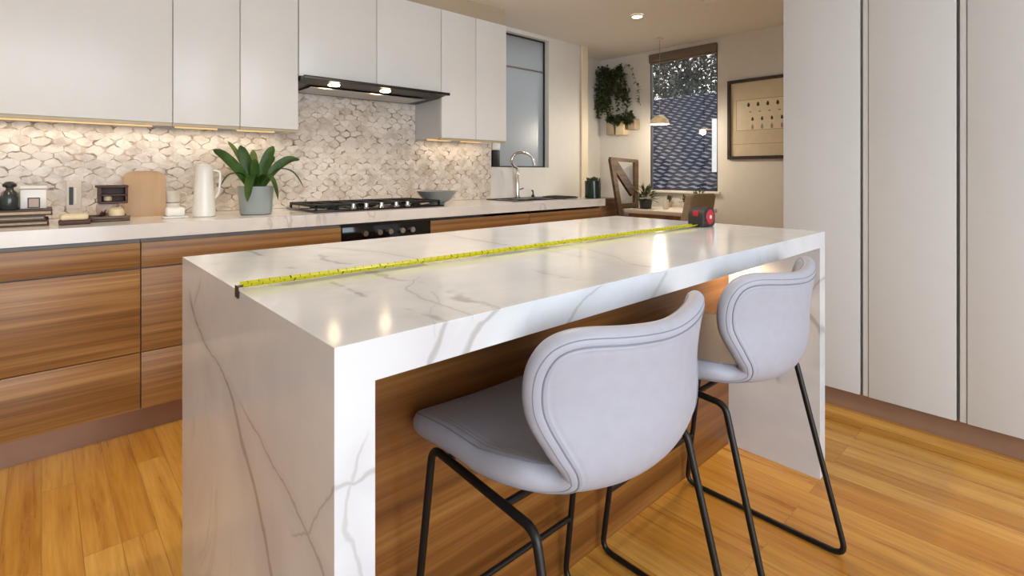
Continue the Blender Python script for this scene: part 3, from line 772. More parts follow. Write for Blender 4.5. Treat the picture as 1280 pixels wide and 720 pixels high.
# ------------------------------------------------------------------ wardrobe / pantry doors on the right
WX = 2.557
seams = [0.377, 0.039, -0.306, -0.655, -1.00, -1.345, -1.69]
wl = ['tall white pantry cabinet at the far end, next to the dining area', 'tall white pantry cabinet second from the dining area', 'tall white pantry cabinet third from the dining area at the right edge',
      'tall white pantry cabinet fourth from the dining area', 'tall white pantry cabinet fifth from the dining area', 'tall white pantry cabinet nearest the rear of the room']
for (y1, y0), lab in zip(zip(seams, seams[1:]), wl):
    r = thing('pantry_cabinet', (WX, y0, 0), lab, 'pantry cabinet', 'tall white pantry cabinets along the right wall')
    obj('body', bx(WX+0.024, 3.168, y0+0.0005, y1-0.0005, 0.105, H-0.004), M['carcass'] if y1 < 0.3 else M['white_satin'], r, False)
    first = y1 > 0.3
    dy1 = y1-(0.0 if first else 0.034)
    obj('door', bx(WX, WX+0.022, y0+0.001, dy1, 0.10, H-0.01, bev=0.0025), M['white_satin'], r)
    if not first:
        obj('finger_pull', bx(WX+0.005, WX+0.022, y1-0.032, y1-0.010, 0.10, H-0.01, bev=0.002), M['white_satin'], r)
b = nb(); box(b, WX+0.045, WX+0.06, -1.69, 0.377, 0.0, 0.104)
single('pantry_kickboard', b, M['kick'], (WX+0.05, -0.6, 0), 'brown kickboard under the tall white pantry cabinets', 'kickboard', smooth=False)

# ------------------------------------------------------------------ things on the bench, from the left
BZ = 0.9205
# stacked books
bs = [(-0.62, -0.252, 2.30, 2.56, 0.022, 'brown_leather', 'wide brown book at the bottom of the stack left of the outlet'), (-0.60, -0.262, 2.32, 2.55, 0.020, 'darkwood', 'dark book in the middle of the stack left of the outlet'), (-0.61, -0.240, 2.31, 2.555, 0.024, 'brown_leather', 'brown book on top of the stack, below the dark bottle')]
z = BZ
for x0, x1, y0, y1, h, cm, lab in bs:
    r = thing('book', ((x0+x1)/2, (y0+y1)/2, z), lab, 'book', 'books lying stacked on the bench')
    cv = nb(); box(cv, x0, x1, y0, y1, z, z+0.006, bev=0.001, seg=1); box(cv, x0, x1, y0, y1, z+h-0.007, z+h-0.0005, bev=0.001, seg=1); box(cv, x0, x0+0.004, y0, y1, z+0.006, z+h-0.007)
    obj('cover', cv, M[cm], r, False)
    obj('pages', bx(x0+0.005, x1-0.006, y0+0.005, y1-0.005, z+0.0062, z+h-0.0072), M['book_page'], r, False)
    z += h
ZB = z
bt = thing('oil_bottle', (-0.375, 2.40, ZB), 'dark glass bottle with a black cap on the stacked books', 'bottle')
b = nb(); lathe(b, [(0.028, 0.0), (0.031, 0.006), (0.031, 0.052), (0.026, 0.068), (0.013, 0.084), (0.012, 0.094)], -0.375, 2.40, ZB, 28); obj('bottle_body', b, M['dark_bottle'], bt)
b = nb(); lathe(b, [(0.014, 0.094), (0.022, 0.098), (0.023, 0.108), (0.012, 0.118), (0.001, 0.12)], -0.375, 2.40, ZB, 24); obj('cap', b, M['black_plastic'], bt)
b = nb(); lathe(b, [(0.04, 0.0), (0.045, 0.01), (0.043, 0.055), (0.036, 0.062), (0.001, 0.063)], -0.455, 2.41, ZB, 28)
single('storage_tin', b, M['grey_ceramic'], (-0.455, 2.41, ZB), 'grey round tin left of the dark bottle on the books', 'tin')
tn = thing('tea_canister', (-0.298, 2.44, ZB), 'square white canister with a small brown label, right of the dark bottle', 'canister')
obj('canister_body', bx(-0.344, -0.258, 2.40, 2.48, ZB, ZB+0.085, bev=0.006), M['white_ceramic'], tn)
obj('canister_lid', bx(-0.346, -0.256, 2.398, 2.482, ZB+0.0855, ZB+0.100, bev=0.005), M['white_ceramic'], tn)
obj('canister_label', bx(-0.316, -0.284, 2.398, 2.3995, ZB+0.008, ZB+0.044), M['pink_grey'], tn, False)
obj('label_rim', bx(-0.320, -0.280, 2.3985, 2.3998, ZB+0.004, ZB+0.049), M['brown_leather'], tn, False)
# outlet on the splashback
ot = thing('wall_outlet', (-0.155, 2.697, 0.96), 'pale wall outlet plate with a dark vertical slot on the splashback', 'outlet')
obj('plate', bx(-0.186, -0.128, 2.688, 2.6975, 0.965, 1.105, bev=0.003), M['plate'], ot)
obj('slot', bx(-0.176, -0.160, 2.6865, 2.6885, 0.985, 1.072), M['black_plastic'], ot, False)
obj('switch', bx(-0.156, -0.148, 2.685, 2.6885, 0.99, 1.068, bev=0.001), M['white_plastic'], ot)
# butter dish
bd = thing('butter_dish', (-0.165, 2.30, BZ), 'low cream dish on a dark wooden base left of the long tray', 'dish')
obj('wooden_base', bx(-0.222, -0.118, 2.25, 2.34, BZ, BZ+0.018, bev=0.004), M['brown_leather'], bd)
obj('dish', bx(-0.218, -0.124, 2.255, 2.335, BZ+0.0182, BZ+0.044, bev=0.010, seg=3), M['cream_ceramic'], bd)
# long dark tray
tyb = nb(); box(tyb, -0.115, 0.030, 2.33, 2.48, BZ, BZ+0.010, bev=0.003); box(tyb, -0.115, 0.030, 2.33, 2.337, BZ+0.010, BZ+0.024, bev=0.002); box(tyb, -0.115, 0.030, 2.473, 2.48, BZ+0.010, BZ+0.024, bev=0.002)
single('wooden_tray', tyb, M['darkwood'], (-0.04, 2.40, BZ), 'long dark wooden tray in front of the tan board', 'tray')
cd = thing('candle', (-0.018, 2.365, BZ+0.0105), 'round cream candle in the dark tray, with a dark wick', 'candle')
b = nb(); lathe(b, [(0.018, 0.0), (0.028, 0.008), (0.031, 0.026), (0.027, 0.042), (0.016, 0.050), (0.001, 0.051)], -0.018, 2.368, BZ+0.0105, 28); obj('wax', b, M['cream_ceramic'], cd)
b = nb(); tube(b, [(-0.018, 2.368, BZ+0.061), (-0.016, 2.368, BZ+0.070)], 0.0012, 6); obj('wick', b, M['black_plastic'], cd)
sp = nb()
for k in range(26):
    a = random.uniform(0, 2*PI); e = random.uniform(0.1, 1.3)
    small_leaf(sp, Vector((-0.072+random.uniform(-0.012, 0.012), 2.37+random.uniform(-0.01, 0.01), BZ+0.012+random.uniform(0, 0.02))), Vector((math.cos(a)*math.cos(e), math.sin(a)*math.cos(e), math.sin(e))), 0.012, 0.03)
box(sp, -0.080, -0.064, 2.362, 2.378, BZ+0.0105, BZ+0.022, bev=0.004)
single('pine_sprig', sp, M['brown_leather'], (-0.072, 2.37, BZ+0.0105), 'small dark dried sprig beside the cream candle', 'dried sprig')
cn = nb(); lathe(cn, [(0.022, 0), (0.026, 0.01), (0.030, 0.04), (0.028, 0.062), (0.026, 0.066), (0.001, 0.067)], -0.045, 2.437, BZ+0.0105, 32, sx=1.5)
single('stoneware_pot', cn, M['pink_grey'], (-0.045, 2.435, BZ+0.0105), 'pinkish grey stoneware pot in the tray, under the brown box', 'pot')
wb = thing('wooden_box', (-0.03, 2.435, BZ+0.078), 'small dark brown wooden box on the pinkish pot beside the tan board', 'box')
b = nb(); z0 = BZ+0.078
obj('shelf_frame', (lambda t: (box(t, -0.082, 0.028, 2.395, 2.475, z0, z0+0.010, bev=0.002), box(t, -0.082, 0.028, 2.395, 2.475, z0+0.036, z0+0.044, bev=0.002), box(t, -0.090, 0.030, 2.39, 2.48, z0+0.074, z0+0.086, bev=0.003), box(t, -0.082, -0.072, 2.395, 2.475, z0+0.010, z0+0.074), box(t, 0.018, 0.028, 2.395, 2.475, z0+0.010, z0+0.074), box(t, -0.072, 0.018, 2.467, 2.475, z0+0.010, z0+0.074), t)[-1])(b), M['brown_leather'], wb, False)
cp = nb(); lathe(cp, [(0.010, 0), (0.016, 0.004), (0.017, 0.020), (0.013, 0.025)], -0.045, 2.43, z0+0.0102, 20); obj('inner_cup', cp, M['cream_ceramic'], wb)
# tan cutting board leaning on the splashback
cb = nb(); R = 0.03; w, hh = 0.178, 0.235
pts = []
for cx, cz, a0 in ((w/2-R, R*0.5, -90), (w/2-R-0.01, hh-R-0.01, 0), (-w/2+R+0.01, hh-R-0.01, 90), (-w/2+R, R*0.5, 180)):
    rr = R if cz > 0.1 else R*0.5
    if cz > 0.1: rr = 0.045; cx = math.copysign(w/2-rr, cx); cz = hh-rr
    else: rr = 0.012; cx = math.copysign(w/2-rr-0.004, cx); cz = rr
    for k in range(9):
        a = math.radians(a0+k*90/8); pts.append((cx+math.cos(a)*rr, cz+math.sin(a)*rr))
A = [cb.verts.new((x, 0, z)) for x, z in pts]; B = [cb.verts.new((x, 0.016, z)) for x, z in pts]
cb.faces.new(A); cb.faces.new(B[::-1])
for i in range(len(pts)): cb.faces.new((A[i], B[i], B[(i+1) % len(pts)], A[(i+1) % len(pts)]))
bmesh.ops.bevel(cb, geom=[e for e in cb.edges if abs(e.verts[0].co.y-e.verts[1].co.y) < 1e-5], offset=0.003, segments=2, profile=0.5, affect='EDGES')
o = obj('cutting_board', cb, M['tan_board']); o.location = (0.118, 2.555, BZ); o.rotation_euler = (math.radians(-10), 0, 0)
tag(o, 'tan rounded cutting board standing upright against the splashback', 'cutting board')
# glass jar and butter cover behind/right of the board
gj = thing('coffee_mug', (0.238, 2.60, BZ), 'pale stoneware mug with a handle standing on a white mug right of the tan board', 'mug', 'stacked pale mugs')
def mug(t, x, y, z, m):
    b = nb(); lathe(b, [(0.030, 0), (0.035, 0.004), (0.036, 0.062), (0.033, 0.062), (0.032, 0.008), (0.001, 0.006)], x, y, z, 28, cap=False)
    bo = [v for v in b.verts if abs(v.co.z-z) < 1e-5]; b.faces.new(bo[::-1]); obj('mug_body', b, m, t)
    b = nb(); tube(b, catmull([(x+0.033, y-0.003, z+0.052), (x+0.056, y-0.006, z+0.048), (x+0.060, y-0.006, z+0.03), (x+0.034, y-0.003, z+0.014)], 6), 0.0045, 8); obj('handle', b, m, t)
gj.location = (0.238, 2.60, BZ+0.0632); mug(gj, 0.238, 2.60, BZ+0.0632, M['plate'])
gk = thing('coffee_mug', (0.238, 2.60, BZ), 'white mug with a handle at the bottom of the pair right of the tan board', 'mug', 'stacked pale mugs'); mug(gk, 0.238, 2.60, BZ, M['white_ceramic'])
b = nb(); box(b, 0.160, 0.262, 2.32, 2.40, BZ, BZ+0.008, bev=0.003); box(b, 0.170, 0.250, 2.328, 2.392, BZ+0.008, BZ+0.052, bev=0.012, seg=4)
single('covered_dish', b, M['white_ceramic'], (0.20, 2.36, BZ), 'low white covered dish left of the tall white jug', 'dish')
# white jug
jg = thing('water_jug', (0.335, 2.35, BZ), 'tall slim white jug with a side handle beside the leafy plant', 'jug')
b = nb(); lathe(b, [(0.048, 0.0), (0.052, 0.004), (0.050, 0.05), (0.043, 0.15), (0.040, 0.215), (0.042, 0.252), (0.044, 0.256), (0.040, 0.256), (0.037, 0.20), (0.040, 0.10), (0.001, 0.012)], 0.335, 2.35, BZ, 36, cap=False); obj('jug_body', b, M['white_ceramic'], jg)
b = nb(); tube(b, catmull([(0.372, 2.345, BZ+0.235), (0.402, 2.34, BZ+0.225), (0.405, 2.34, BZ+0.18), (0.398, 2.34, BZ+0.12), (0.383, 2.345, BZ+0.095)], 6), 0.0055, 10); obj('handle', b, M['white_ceramic'], jg)
b = nb(); lathe(b, [(0.001, 0.0), (0.038, 0.0), (0.039, 0.006), (0.012, 0.010), (0.001, 0.012)], 0.335, 2.35, BZ+0.2565, 30, cap=False); obj('lid', b, M['white_ceramic'], jg)

# ------------------------------------------------------------------ leafy plant in grey pot
pp = thing('potted_plant', (0.575, 2.33, BZ), 'green broad leaved plant in a grey pot beside the white jug', 'potted plant')
b = nb(); lathe(b, [(0.070, 0.0), (0.078, 0.004), (0.088, 0.14), (0.089, 0.15), (0.083, 0.15), (0.079, 0.13), (0.001, 0.128)], 0.575, 2.33, BZ, 40, cap=False)
bo = [v for v in b.verts if abs(v.co.z-BZ) < 1e-5]; b.faces.new(bo[::-1]); pot = obj('pot', b, M['grey_ceramic'], pp)
b = nb(); lathe(b, [(0.078, 0.0), (0.06, 0.006), (0.001, 0.009)], 0.575, 2.33, BZ+0.131, 28); obj('soil', b, M['soil'], pp)
base = Vector((0.575, 2.33, BZ+0.135))
lv = [  # tip (x,y,z), mid bulge, width, pale
    ((0.365, 2.30, 1.262), 0.03, 0.050, 0), ((0.505, 2.36, 1.290), 0.02, 0.056, 0), ((0.455, 2.40, 1.312), 0.03, 0.026, 1),
    ((0.655, 2.30, 1.288), 0.02, 0.058, 0), ((0.800, 2.31, 1.218), 0.05, 0.048, 0), ((0.830, 2.33, 1.055), 0.10, 0.030, 0),
    ((0.400, 2.31, 1.072), 0.07, 0.034, 0), ((0.500, 2.21, 0.992), 0.09, 0.050, 0), ((0.650, 2.21, 1.000), 0.09, 0.042, 0),
    ((0.575, 2.38, 1.270), 0.01, 0.046, 1), ((0.560, 2.30, 1.215), 0.01, 0.050, 0), ((0.70, 2.42, 1.235), 0.03, 0.045, 0), ((0.46, 2.42, 1.20), 0.03, 0.045, 0)]
for k, (tip, bulge, w, pale) in enumerate(lv):
    tip = Vector(tip); s = base+Vector(((tip.x-base.x)*0.10, (tip.y-base.y)*0.10, 0))
    m1 = s.lerp(tip, 0.35)+Vector((0, 0, bulge)); m2 = s.lerp(tip, 0.72)+Vector((0, 0, bulge*0.9))
    if tip.z < 1.1: m1.z = max(m1.z, 1.095); m2.z = max(m2.z, tip.z+0.045)
    b = nb()
    d = (tip-s); sd = Vector((d.x, 0, d.z)).cross(Vector((0, 1, 0))) if tip.z > 1.1 else None
    leaf(b, [s, m1, m2, tip], w, 0.10 if sd else 0.2, 6, side=sd, prof=lambda t: (0.35+0.65*math.sin(PI*min(1, t*0.9+0.1))**0.8)*(1 if t < 0.8 else max(0.04, 1-((t-0.8)/0.2)**2)))
    bmesh.ops.solidify(b, geom=b.faces[:], thickness=0.0012)
    obj('leaf', b, M['leaf_pale'] if pale else M['leaf'], pp, ang=60)

# ------------------------------------------------------------------ things by the sink
b = nb(); box(b, 2.575, 2.655, WY+0.004, WY+0.046, 1.191, 1.335, bev=0.008)
kc = single('black_canister', b, M['black_plastic'], (2.60, WY+0.02, 1.191), 'black canister with a white lid standing on the frosted window ledge', 'canister')
obj('lid', bx(2.572, 2.658, WY+0.003, WY+0.047, 1.336, 1.40, bev=0.01), M['white_plastic'], kc)
jr = thing('herb_jar', (3.235, 2.165, BZ), 'dark green glass jar of herbs at the right end of the stone bench', 'jar')
b = nb(); lathe(b, [(0.064, 0), (0.069, 0.006), (0.069, 0.15), (0.064, 0.15), (0.064, 0.01), (0.001, 0.01)], 3.235, 2.165, BZ, 32, cap=False)
bo = [v for v in b.verts if abs(v.co.z-BZ) < 1e-5]; b.faces.new(bo[::-1]); obj('glass_body', b, M['dark_green_glass'], jr)
b = nb()
for k in range(90):
    a = random.uniform(0, 2*PI); rr = random.uniform(0, 0.06); e = random.uniform(0.3, 1.4)
    small_leaf(b, Vector((3.235+math.cos(a)*rr, 2.165+math.sin(a)*rr, BZ+0.12+random.uniform(0, 0.04))), Vector((math.cos(a)*math.cos(e), math.sin(a)*math.cos(e), math.sin(e))), 0.018, 0.035)
obj('foliage', b, M['leaf_dull'], jr, False)

# ------------------------------------------------------------------ dining corner
sbd = thing('sideboard', (4.1, 2.89, 0), 'brown timber sideboard in the alcove behind the dining chair', 'sideboard')
obj('body', bx(3.84, 4.44, 2.76, 3.02, 0.05, 0.84), M['midwood'], sbd, False)
obj('top', bx(3.82, 4.445, 2.74, 3.025, 0.84, 0.865, bev=0.003), M['midwood'], sbd)
obj('door', bx(3.845, 4.138, 2.742, 2.76, 0.07, 0.835, bev=0.002), M['midwood'], sbd); obj('door', bx(4.142, 4.435, 2.742, 2.76, 0.07, 0.835, bev=0.002), M['midwood'], sbd)
for x in (3.86, 4.42): 
    for y in (2.78, 3.0): obj('foot', bx(x-0.015, x+0.015, y-0.015, y+0.015, 0, 0.05), M['darkwood'], sbd, False)
TZ = 0.805
dtb = thing('dining_table', (4.03, 1.85, 0), 'pale topped dining table with a brown skirt under the window', 'table')
obj('tabletop', bx(3.715, 4.36, 1.60, 2.18, TZ-0.035, TZ, bev=0.004), M['table_white'], dtb)
obj('apron', bx(3.745, 4.33, 1.63, 2.15, TZ-0.16, TZ-0.036), M['midwood'], dtb, False)
for x in (3.775, 4.30):
    for y in (1.66, 2.12): obj('leg', bx(x-0.025, x+0.025, y-0.025, y+0.025, 0, TZ-0.16, bev=0.003), M['midwood'], dtb)
# tall dark chair with crossed back
dc = thing('wooden_chair', (4.08, 2.42, 0), 'tall dark wooden chair with a slanting back brace behind the dining table', 'chair')
def bar(b, p, q, w, d):
    p, q = Vector(p), Vector(q); t = (q-p).normalized(); s = t.cross(Vector((0, 1, 0))).normalized(); n = t.cross(s)
    vs = []
    for c in (p, q):
        vs.append([b.verts.new(c+s*a*w/2+n*e*d/2) for a, e in ((-1, -1), (1, -1), (1, 1), (-1, 1))])
    b.faces.new(vs[0][::-1]); b.faces.new(vs[1])
    for i in range(4): b.faces.new((vs[0][i], vs[0][(i+1) % 4], vs[1][(i+1) % 4], vs[1][i]))
cy = 2.50
for nm, p, q, w in (('back_post', (3.945, cy, 1.285), (4.13, cy-0.02, 0.50), 0.062), ('back_post', (4.375, cy, 1.265), (4.345, cy-0.02, 0.50), 0.065), ('top_rail', (3.925, cy, 1.28), (4.40, cy, 1.262), 0.035), ('back_brace', (3.96, cy-0.002, 1.262), (4.30, cy-0.012, 0.93), 0.095), ('lower_rail', (4.07, cy-0.012, 0.80), (4.36, cy-0.012, 0.80), 0.05)):
    b = nb(); bar(b, p, q, w, 0.03); obj(nm, b, M['darkwood'], dc, False)
obj('seat', bx(4.04, 4.39, 2.20, 2.50, 0.46, 0.495, bev=0.008), M['darkwood'], dc)
for x in (4.07, 4.36):
    for y in (2.225, 2.475): obj('leg', bx(x-0.018, x+0.018, y-0.018, y+0.018, 0, 0.46), M['darkwood'], dc, False)
# taupe upholstered chair
tc = thing('upholstered_chair', (3.5, 1.38, 0), 'taupe upholstered dining chair at the near end of the table', 'chair')
b = nb(); vs = []
for y in (1.345, 1.405):
    vs.append([b.verts.new((x, y+dy, z)) for x, dy, z in ((3.27, 0.02, 0.48), (3.70, 0.02, 0.48), (3.77, -0.02, 0.955), (3.74, -0.025, 0.975), (3.42, -0.025, 0.98), (3.38, -0.02, 0.96))])
b.faces.new(vs[0]); b.faces.new(vs[1][::-1])
for i in range(6): b.faces.new((vs[0][i], vs[1][i], vs[1][(i+1) % 6], vs[0][(i+1) % 6]))
bmesh.ops.bevel(b, geom=b.edges[:], offset=0.012, segments=3, profile=0.5, affect='EDGES'); obj('backrest', b, M['taupe'], tc)
obj('seat', bx(3.28, 3.70, 1.37, 1.80, 0.42, 0.49, bev=0.02, seg=3), M['taupe'], tc)
for x in (3.31, 3.67):
    for y in (1.40, 1.77): obj('leg', bx(x-0.016, x+0.016, y-0.016, y+0.016, 0, 0.42), M['darkwood'], tc, False)

def bushy(name, x, y, z, r, h, n, lw, ll, potr, poth, pm, lm, lab, spread=1.0, cat='potted plant', group=None):
    t = thing(name, (x, y, z), lab, cat, group)
    b = nb(); lathe(b, [(potr*0.8, 0), (potr*0.85, 0.003), (potr, poth), (potr*0.93, poth), (potr*0.9, poth-0.008), (0.001, poth-0.01)], x, y, z, 28, cap=False)
    bo = [v for v in b.verts if abs(v.co.z-z) < 1e-5]; b.faces.new(bo[::-1]); obj('pot', b, pm, t)
    b = nb()
    for k in range(n):
        a = random.uniform(0, 2*PI); e = random.uniform(-0.2, 1.45); q = random.random()**0.5
        d = Vector((math.cos(a)*math.cos(e), math.sin(a)*math.cos(e), math.sin(e)))
        p = Vector((x, y, z+poth))+Vector((d.x*r*q*spread, d.y*r*q*spread, max(-0.01, d.z*h*q)))
        small_leaf(b, p, d+Vector((0, 0, random.uniform(-0.4, 0.4))), lw, ll)
    for k in range(5):
        a = random.uniform(0, 2*PI); tube(b, [(x, y, z+poth-0.012), (x+math.cos(a)*r*0.5, y+math.sin(a)*r*0.5, z+poth+h*0.6)], 0.002, 5)
    obj('foliage', b, lm, t, False)
    return t
bushy('table_plant', 3.90, 2.07, TZ+0.0005, 0.09, 0.10, 120, 0.022, 0.07, 0.062, 0.09, M['dark_bottle'], M['leaf_dull'], 'spiky green plant in a dark pot at the left of the dining table')
bushy('table_plant', 4.14, 1.67, TZ+0.0005, 0.06, 0.09, 90, 0.018, 0.04, 0.04, 0.085, M['terracotta'], M['leaf_dull'], 'small plant in a pale pot at the right end of the dining table')
bushy('table_plant', 4.25, 2.03, TZ+0.0005, 0.04, 0.05, 60, 0.016, 0.03, 0.033, 0.05, M['cream_ceramic'], M['leaf_dull'], 'tiny plant in a cream pot, middle of the dining table')
bushy('table_plant', 4.25, 1.87, TZ+0.0005, 0.04, 0.05, 60, 0.016, 0.03, 0.033, 0.055, M['white_ceramic'], M['leaf_dull'], 'tiny plant in a white pot below the dining window, right of the cream pot')
b = nb(); lathe(b, [(0.022, 0), (0.026, 0.004), (0.024, 0.07), (0.010, 0.095), (0.012, 0.115), (0.001, 0.116)], 3.97, 1.90, TZ+0.0005, 24)
single('white_bottle', b, M['white_ceramic'], (3.97, 1.90, TZ+0.0005), 'small white bottle beside the dark plant pot on the dining table', 'bottle')
b = nb(); lathe(b, [(0.02, 0), (0.03, 0.01), (0.032, 0.045), (0.028, 0.05), (0.001, 0.05)], 4.28, 1.77, TZ+0.0005, 24)
single('white_cup', b, M['white_ceramic'], (4.28, 1.77, TZ+0.0005), 'small white cup at the back of the dining table near the window frame', 'cup')

# wall planters with trailing plants
def wall_planter(y, z, w, h, n, reach, drop, lab, pm, up=0.06, gap=None):
    t = thing('wall_planter', (DX, y, z), lab, 'wall planter', 'planters hung on the dining wall')
    obj('pot', bx(DX-0.10, DX-0.001, y-w/2, y+w/2, z, z+h, bev=0.008), pm, t)
    obj('soil', bx(DX-0.09, DX-0.01, y-w/2+0.01, y+w/2-0.01, z+h, z+h+0.003), M['soil'], t, False)
    b = nb()
    for k in range(n):
        a = random.uniform(-PI, PI); rch = reach*random.uniform(0.3, 1.0)
        sp = [Vector((DX-0.05, y, z+h)), Vector((DX-0.06-abs(math.cos(a))*0.06, y+math.sin(a)*rch*0.6, z+h+up*random.uniform(0.4, 1.3))), Vector((DX-0.05-abs(math.cos(a))*0.08, y+math.sin(a)*rch, z+h-drop*random.uniform(0.05, 0.45))), Vector((DX-0.04-abs(math.cos(a))*0.07, y+math.sin(a)*rch*1.05, z+h-drop*random.uniform(0.4, 1.0)))]
        sp = catmull(sp, 6); tube(b, sp, 0.0014, 4)
        for i in range(1, len(sp)):
            for q in range(2):
                d = Vector((random.uniform(-1, 0.2), random.uniform(-1.2, 1.2), random.uniform(-1, 0.6)))
                small_leaf(b, sp[i], d, random.uniform(0.022, 0.036), random.uniform(0.03, 0.055))
    for v in b.verts:
        if v.co.x > DX-0.003: v.co.x = DX-0.003
    obj('foliage', b, M['leaf_dull'], t, False)
wall_planter(2.80, 2.00, 0.16, 0.11, 50, 0.36, 0.36, 'topmost wall planter with dark trailing leaves left of the dining window', M['darkwood'], up=0.17)
wall_planter(2.82, 1.56, 0.10, 0.17, 4, 0.05, 0.03, 'lower left pale wall planter with a few green leaves', M['terracotta'], up=0.05)
wall_planter(2.69, 1.55, 0.11, 0.15, 8, 0.08, 0.02, 'lower middle pale wall planter full of small leaves', M['cream_ceramic'])
wall_planter(2.54, 1.60, 0.09, 0.11, 8, 0.07, 0.03, 'lower right small wall planter nearest the dining window', M['terracotta'])
# pendant lamp
PX, PY, PZ = 4.05, 2.015, 1.60
pd = thing('pendant_lamp', (PX, PY, PZ), 'cream dome pendant lamp hanging over the dining table in front of the window', 'pendant lamp')
b = nb(); lathe(b, [(0.088, 0.0), (0.090, 0.004), (0.078, 0.045), (0.045, 0.075), (0.015, 0.088), (0.013, 0.088), (0.040, 0.072), (0.072, 0.042), (0.084, 0.002)], PX, PY, PZ, 36, cap=False); obj('shade', b, M['cream_ceramic'], pd)
b = nb(); lathe(b, [(0.001, 0), (0.02, 0.005), (0.028, 0.022), (0.02, 0.04), (0.012, 0.06), (0.001, 0.062)], PX, PY, PZ+0.012, 20, cap=False); obj('bulb', b, M['bulb'], pd)
b = nb(); tube(b, [(PX, PY, PZ+0.086), (PX, PY, H-0.001)], 0.0018, 6); obj('cord', b, M['terracotta'], pd)
b = nb(); lathe(b, [(0.035, 0), (0.035, 0.012), (0.02, 0.018)], PX, PY, H-0.0185, 20); obj('ceiling_rose', b, M['white_plastic'], pd)
# framed print
pc = thing('framed_print', (DX, 1.18, 1.265), 'dark framed cream print of small dark leaf shapes on the dining wall', 'picture')
y0, y1, z0, z1 = 0.62, 1.535, 1.265, 1.99
fb = nb(); fw = 0.028
box(fb, DX-0.030, DX-0.001, y0, y1, z0, z0+fw, bev=0.002, seg=1); box(fb, DX-0.030, DX-0.001, y0, y1, z1-fw, z1, bev=0.002, seg=1)
box(fb, DX-0.030, DX-0.001, y0, y0+fw, z0+fw, z1-fw, bev=0.002, seg=1); box(fb, DX-0.030, DX-0.001, y1-fw, y1, z0+fw, z1-fw, bev=0.002, seg=1)
obj('frame', fb, M['dark_frame'], pc, False)
obj('print', bx(DX-0.012, DX-0.002, y0+fw, y1-fw, z0+fw, z1-fw), M['paper'], pc, False)
obj('inner_sheet', bx(DX-0.0135, DX-0.0122, 0.72, 1.455, 1.525, 1.80), M['paper_in'], pc, False)
obj('lower_band', bx(DX-0.0128, DX-0.0122, y0+fw+0.004, y1-fw-0.004, 1.40, 1.404), M['ink_pale'], pc, False)
def oval(b, y, z, ry, rz, x=DX-0.0138):
    n = 14; vs = [b.verts.new((x, y+math.cos(2*PI*i/n)*ry*(1-0.35*math.sin(2*PI*i/n)), z+math.sin(2*PI*i/n)*rz)) for i in range(n)]
    ws = [b.verts.new((x-0.0006, v.co.y, v.co.z)) for v in vs]; b.faces.new(ws)
    for i in range(n): b.faces.new((vs[i], vs[(i+1) % n], ws[(i+1) % n], ws[i]))
for i in range(8):
    b = nb(); oval(b, 1.345-i*0.083, 1.755, 0.012, 0.020); obj('leaf_shape', b, M['ink'], pc, False)
for i in range(7):
    yy = 1.31-i*0.083
    b = nb(); oval(b, yy, 1.625, 0.010, 0.018); obj('leaf_shape', b, M['ink'], pc, False)
    b = nb(); oval(b, yy, 1.555, 0.010, 0.024); obj('pale_shape', b, M['ink_pale'], pc, False)
    b = nb(); oval(b, yy+0.02, 1.69, 0.012, 0.006); obj('pale_shape', b, M['ink_pale'], pc, False)
b = nb()
for q in ((0.72, 1.455, 1.523, 1.527), (0.72, 1.455, 1.798, 1.802), (1.452, 1.456, 1.5275, 1.7975)): box(b, DX-0.0142, DX-0.0136, q[0], q[1], q[2], q[3])
obj('print_border', b, M['ink_pale'], pc, False)

# ------------------------------------------------------------------ ceiling lights
def downlight(x, y, lab, k=1.0):
    r = thing('recessed_downlight', (x, y, H-0.012), lab, 'ceiling light', 'recessed ceiling downlights')
    b = nb(); lathe(b, [(0.040, 0.006), (0.040, 0.0), (0.052, 0.0), (0.055, 0.005), (0.055, 0.0115)], x, y, H-0.012, 32, cap=False); obj('rim', b, M['white_plastic'], r)
    b = nb(); lathe(b, [(0.001, 0.004), (0.0395, 0.004), (0.0395, 0.011)], x, y, H-0.012, 28, cap=False); obj('lens', b, M['glow_warm'], r)
    ld = bpy.data.lights.new('downlight_lamp', 'SPOT'); ld.energy = DL*k; ld.color = (1.0, 0.88, 0.72); ld.spot_size = math.radians(125); ld.spot_blend = 0.8; ld.shadow_soft_size = 0.04
    lo = bpy.data.objects.new('downlight_lamp', ld); COL.objects.link(lo); lo.location = (x, y, H-0.03)
DL = 13
for x, y, lab in ((3.30, 1.76, 'lit recessed downlight in the ceiling near the dining corner'), (1.9, 1.45, 'recessed downlight above the right end of the kitchen aisle'), (0.7, 1.45, 'recessed downlight above the middle of the kitchen aisle'), (-0.6, 1.45, 'recessed downlight above the left end of the kitchen aisle'),
                  (1.0, 0.55, 'recessed downlight above the island')):
    downlight(x, y, lab, 2.6 if x == 1.0 else 1.0)
sd = thing('smoke_detector', (3.33, 1.15, H-0.035), 'round white smoke detector on the ceiling', 'smoke detector')
b = nb(); lathe(b, [(0.03, 0), (0.052, 0.008), (0.058, 0.022), (0.058, 0.0345)], 3.33, 1.15, H-0.035, 32); obj('housing', b, M['white_plastic'], sd)
b = nb(); lathe(b, [(0.066, 0.026), (0.066, 0.0345), (0.0585, 0.0345), (0.0585, 0.026)], 3.33, 1.15, H-0.035, 32, cap=False); obj('base_ring', b, M['white_plastic'], sd)

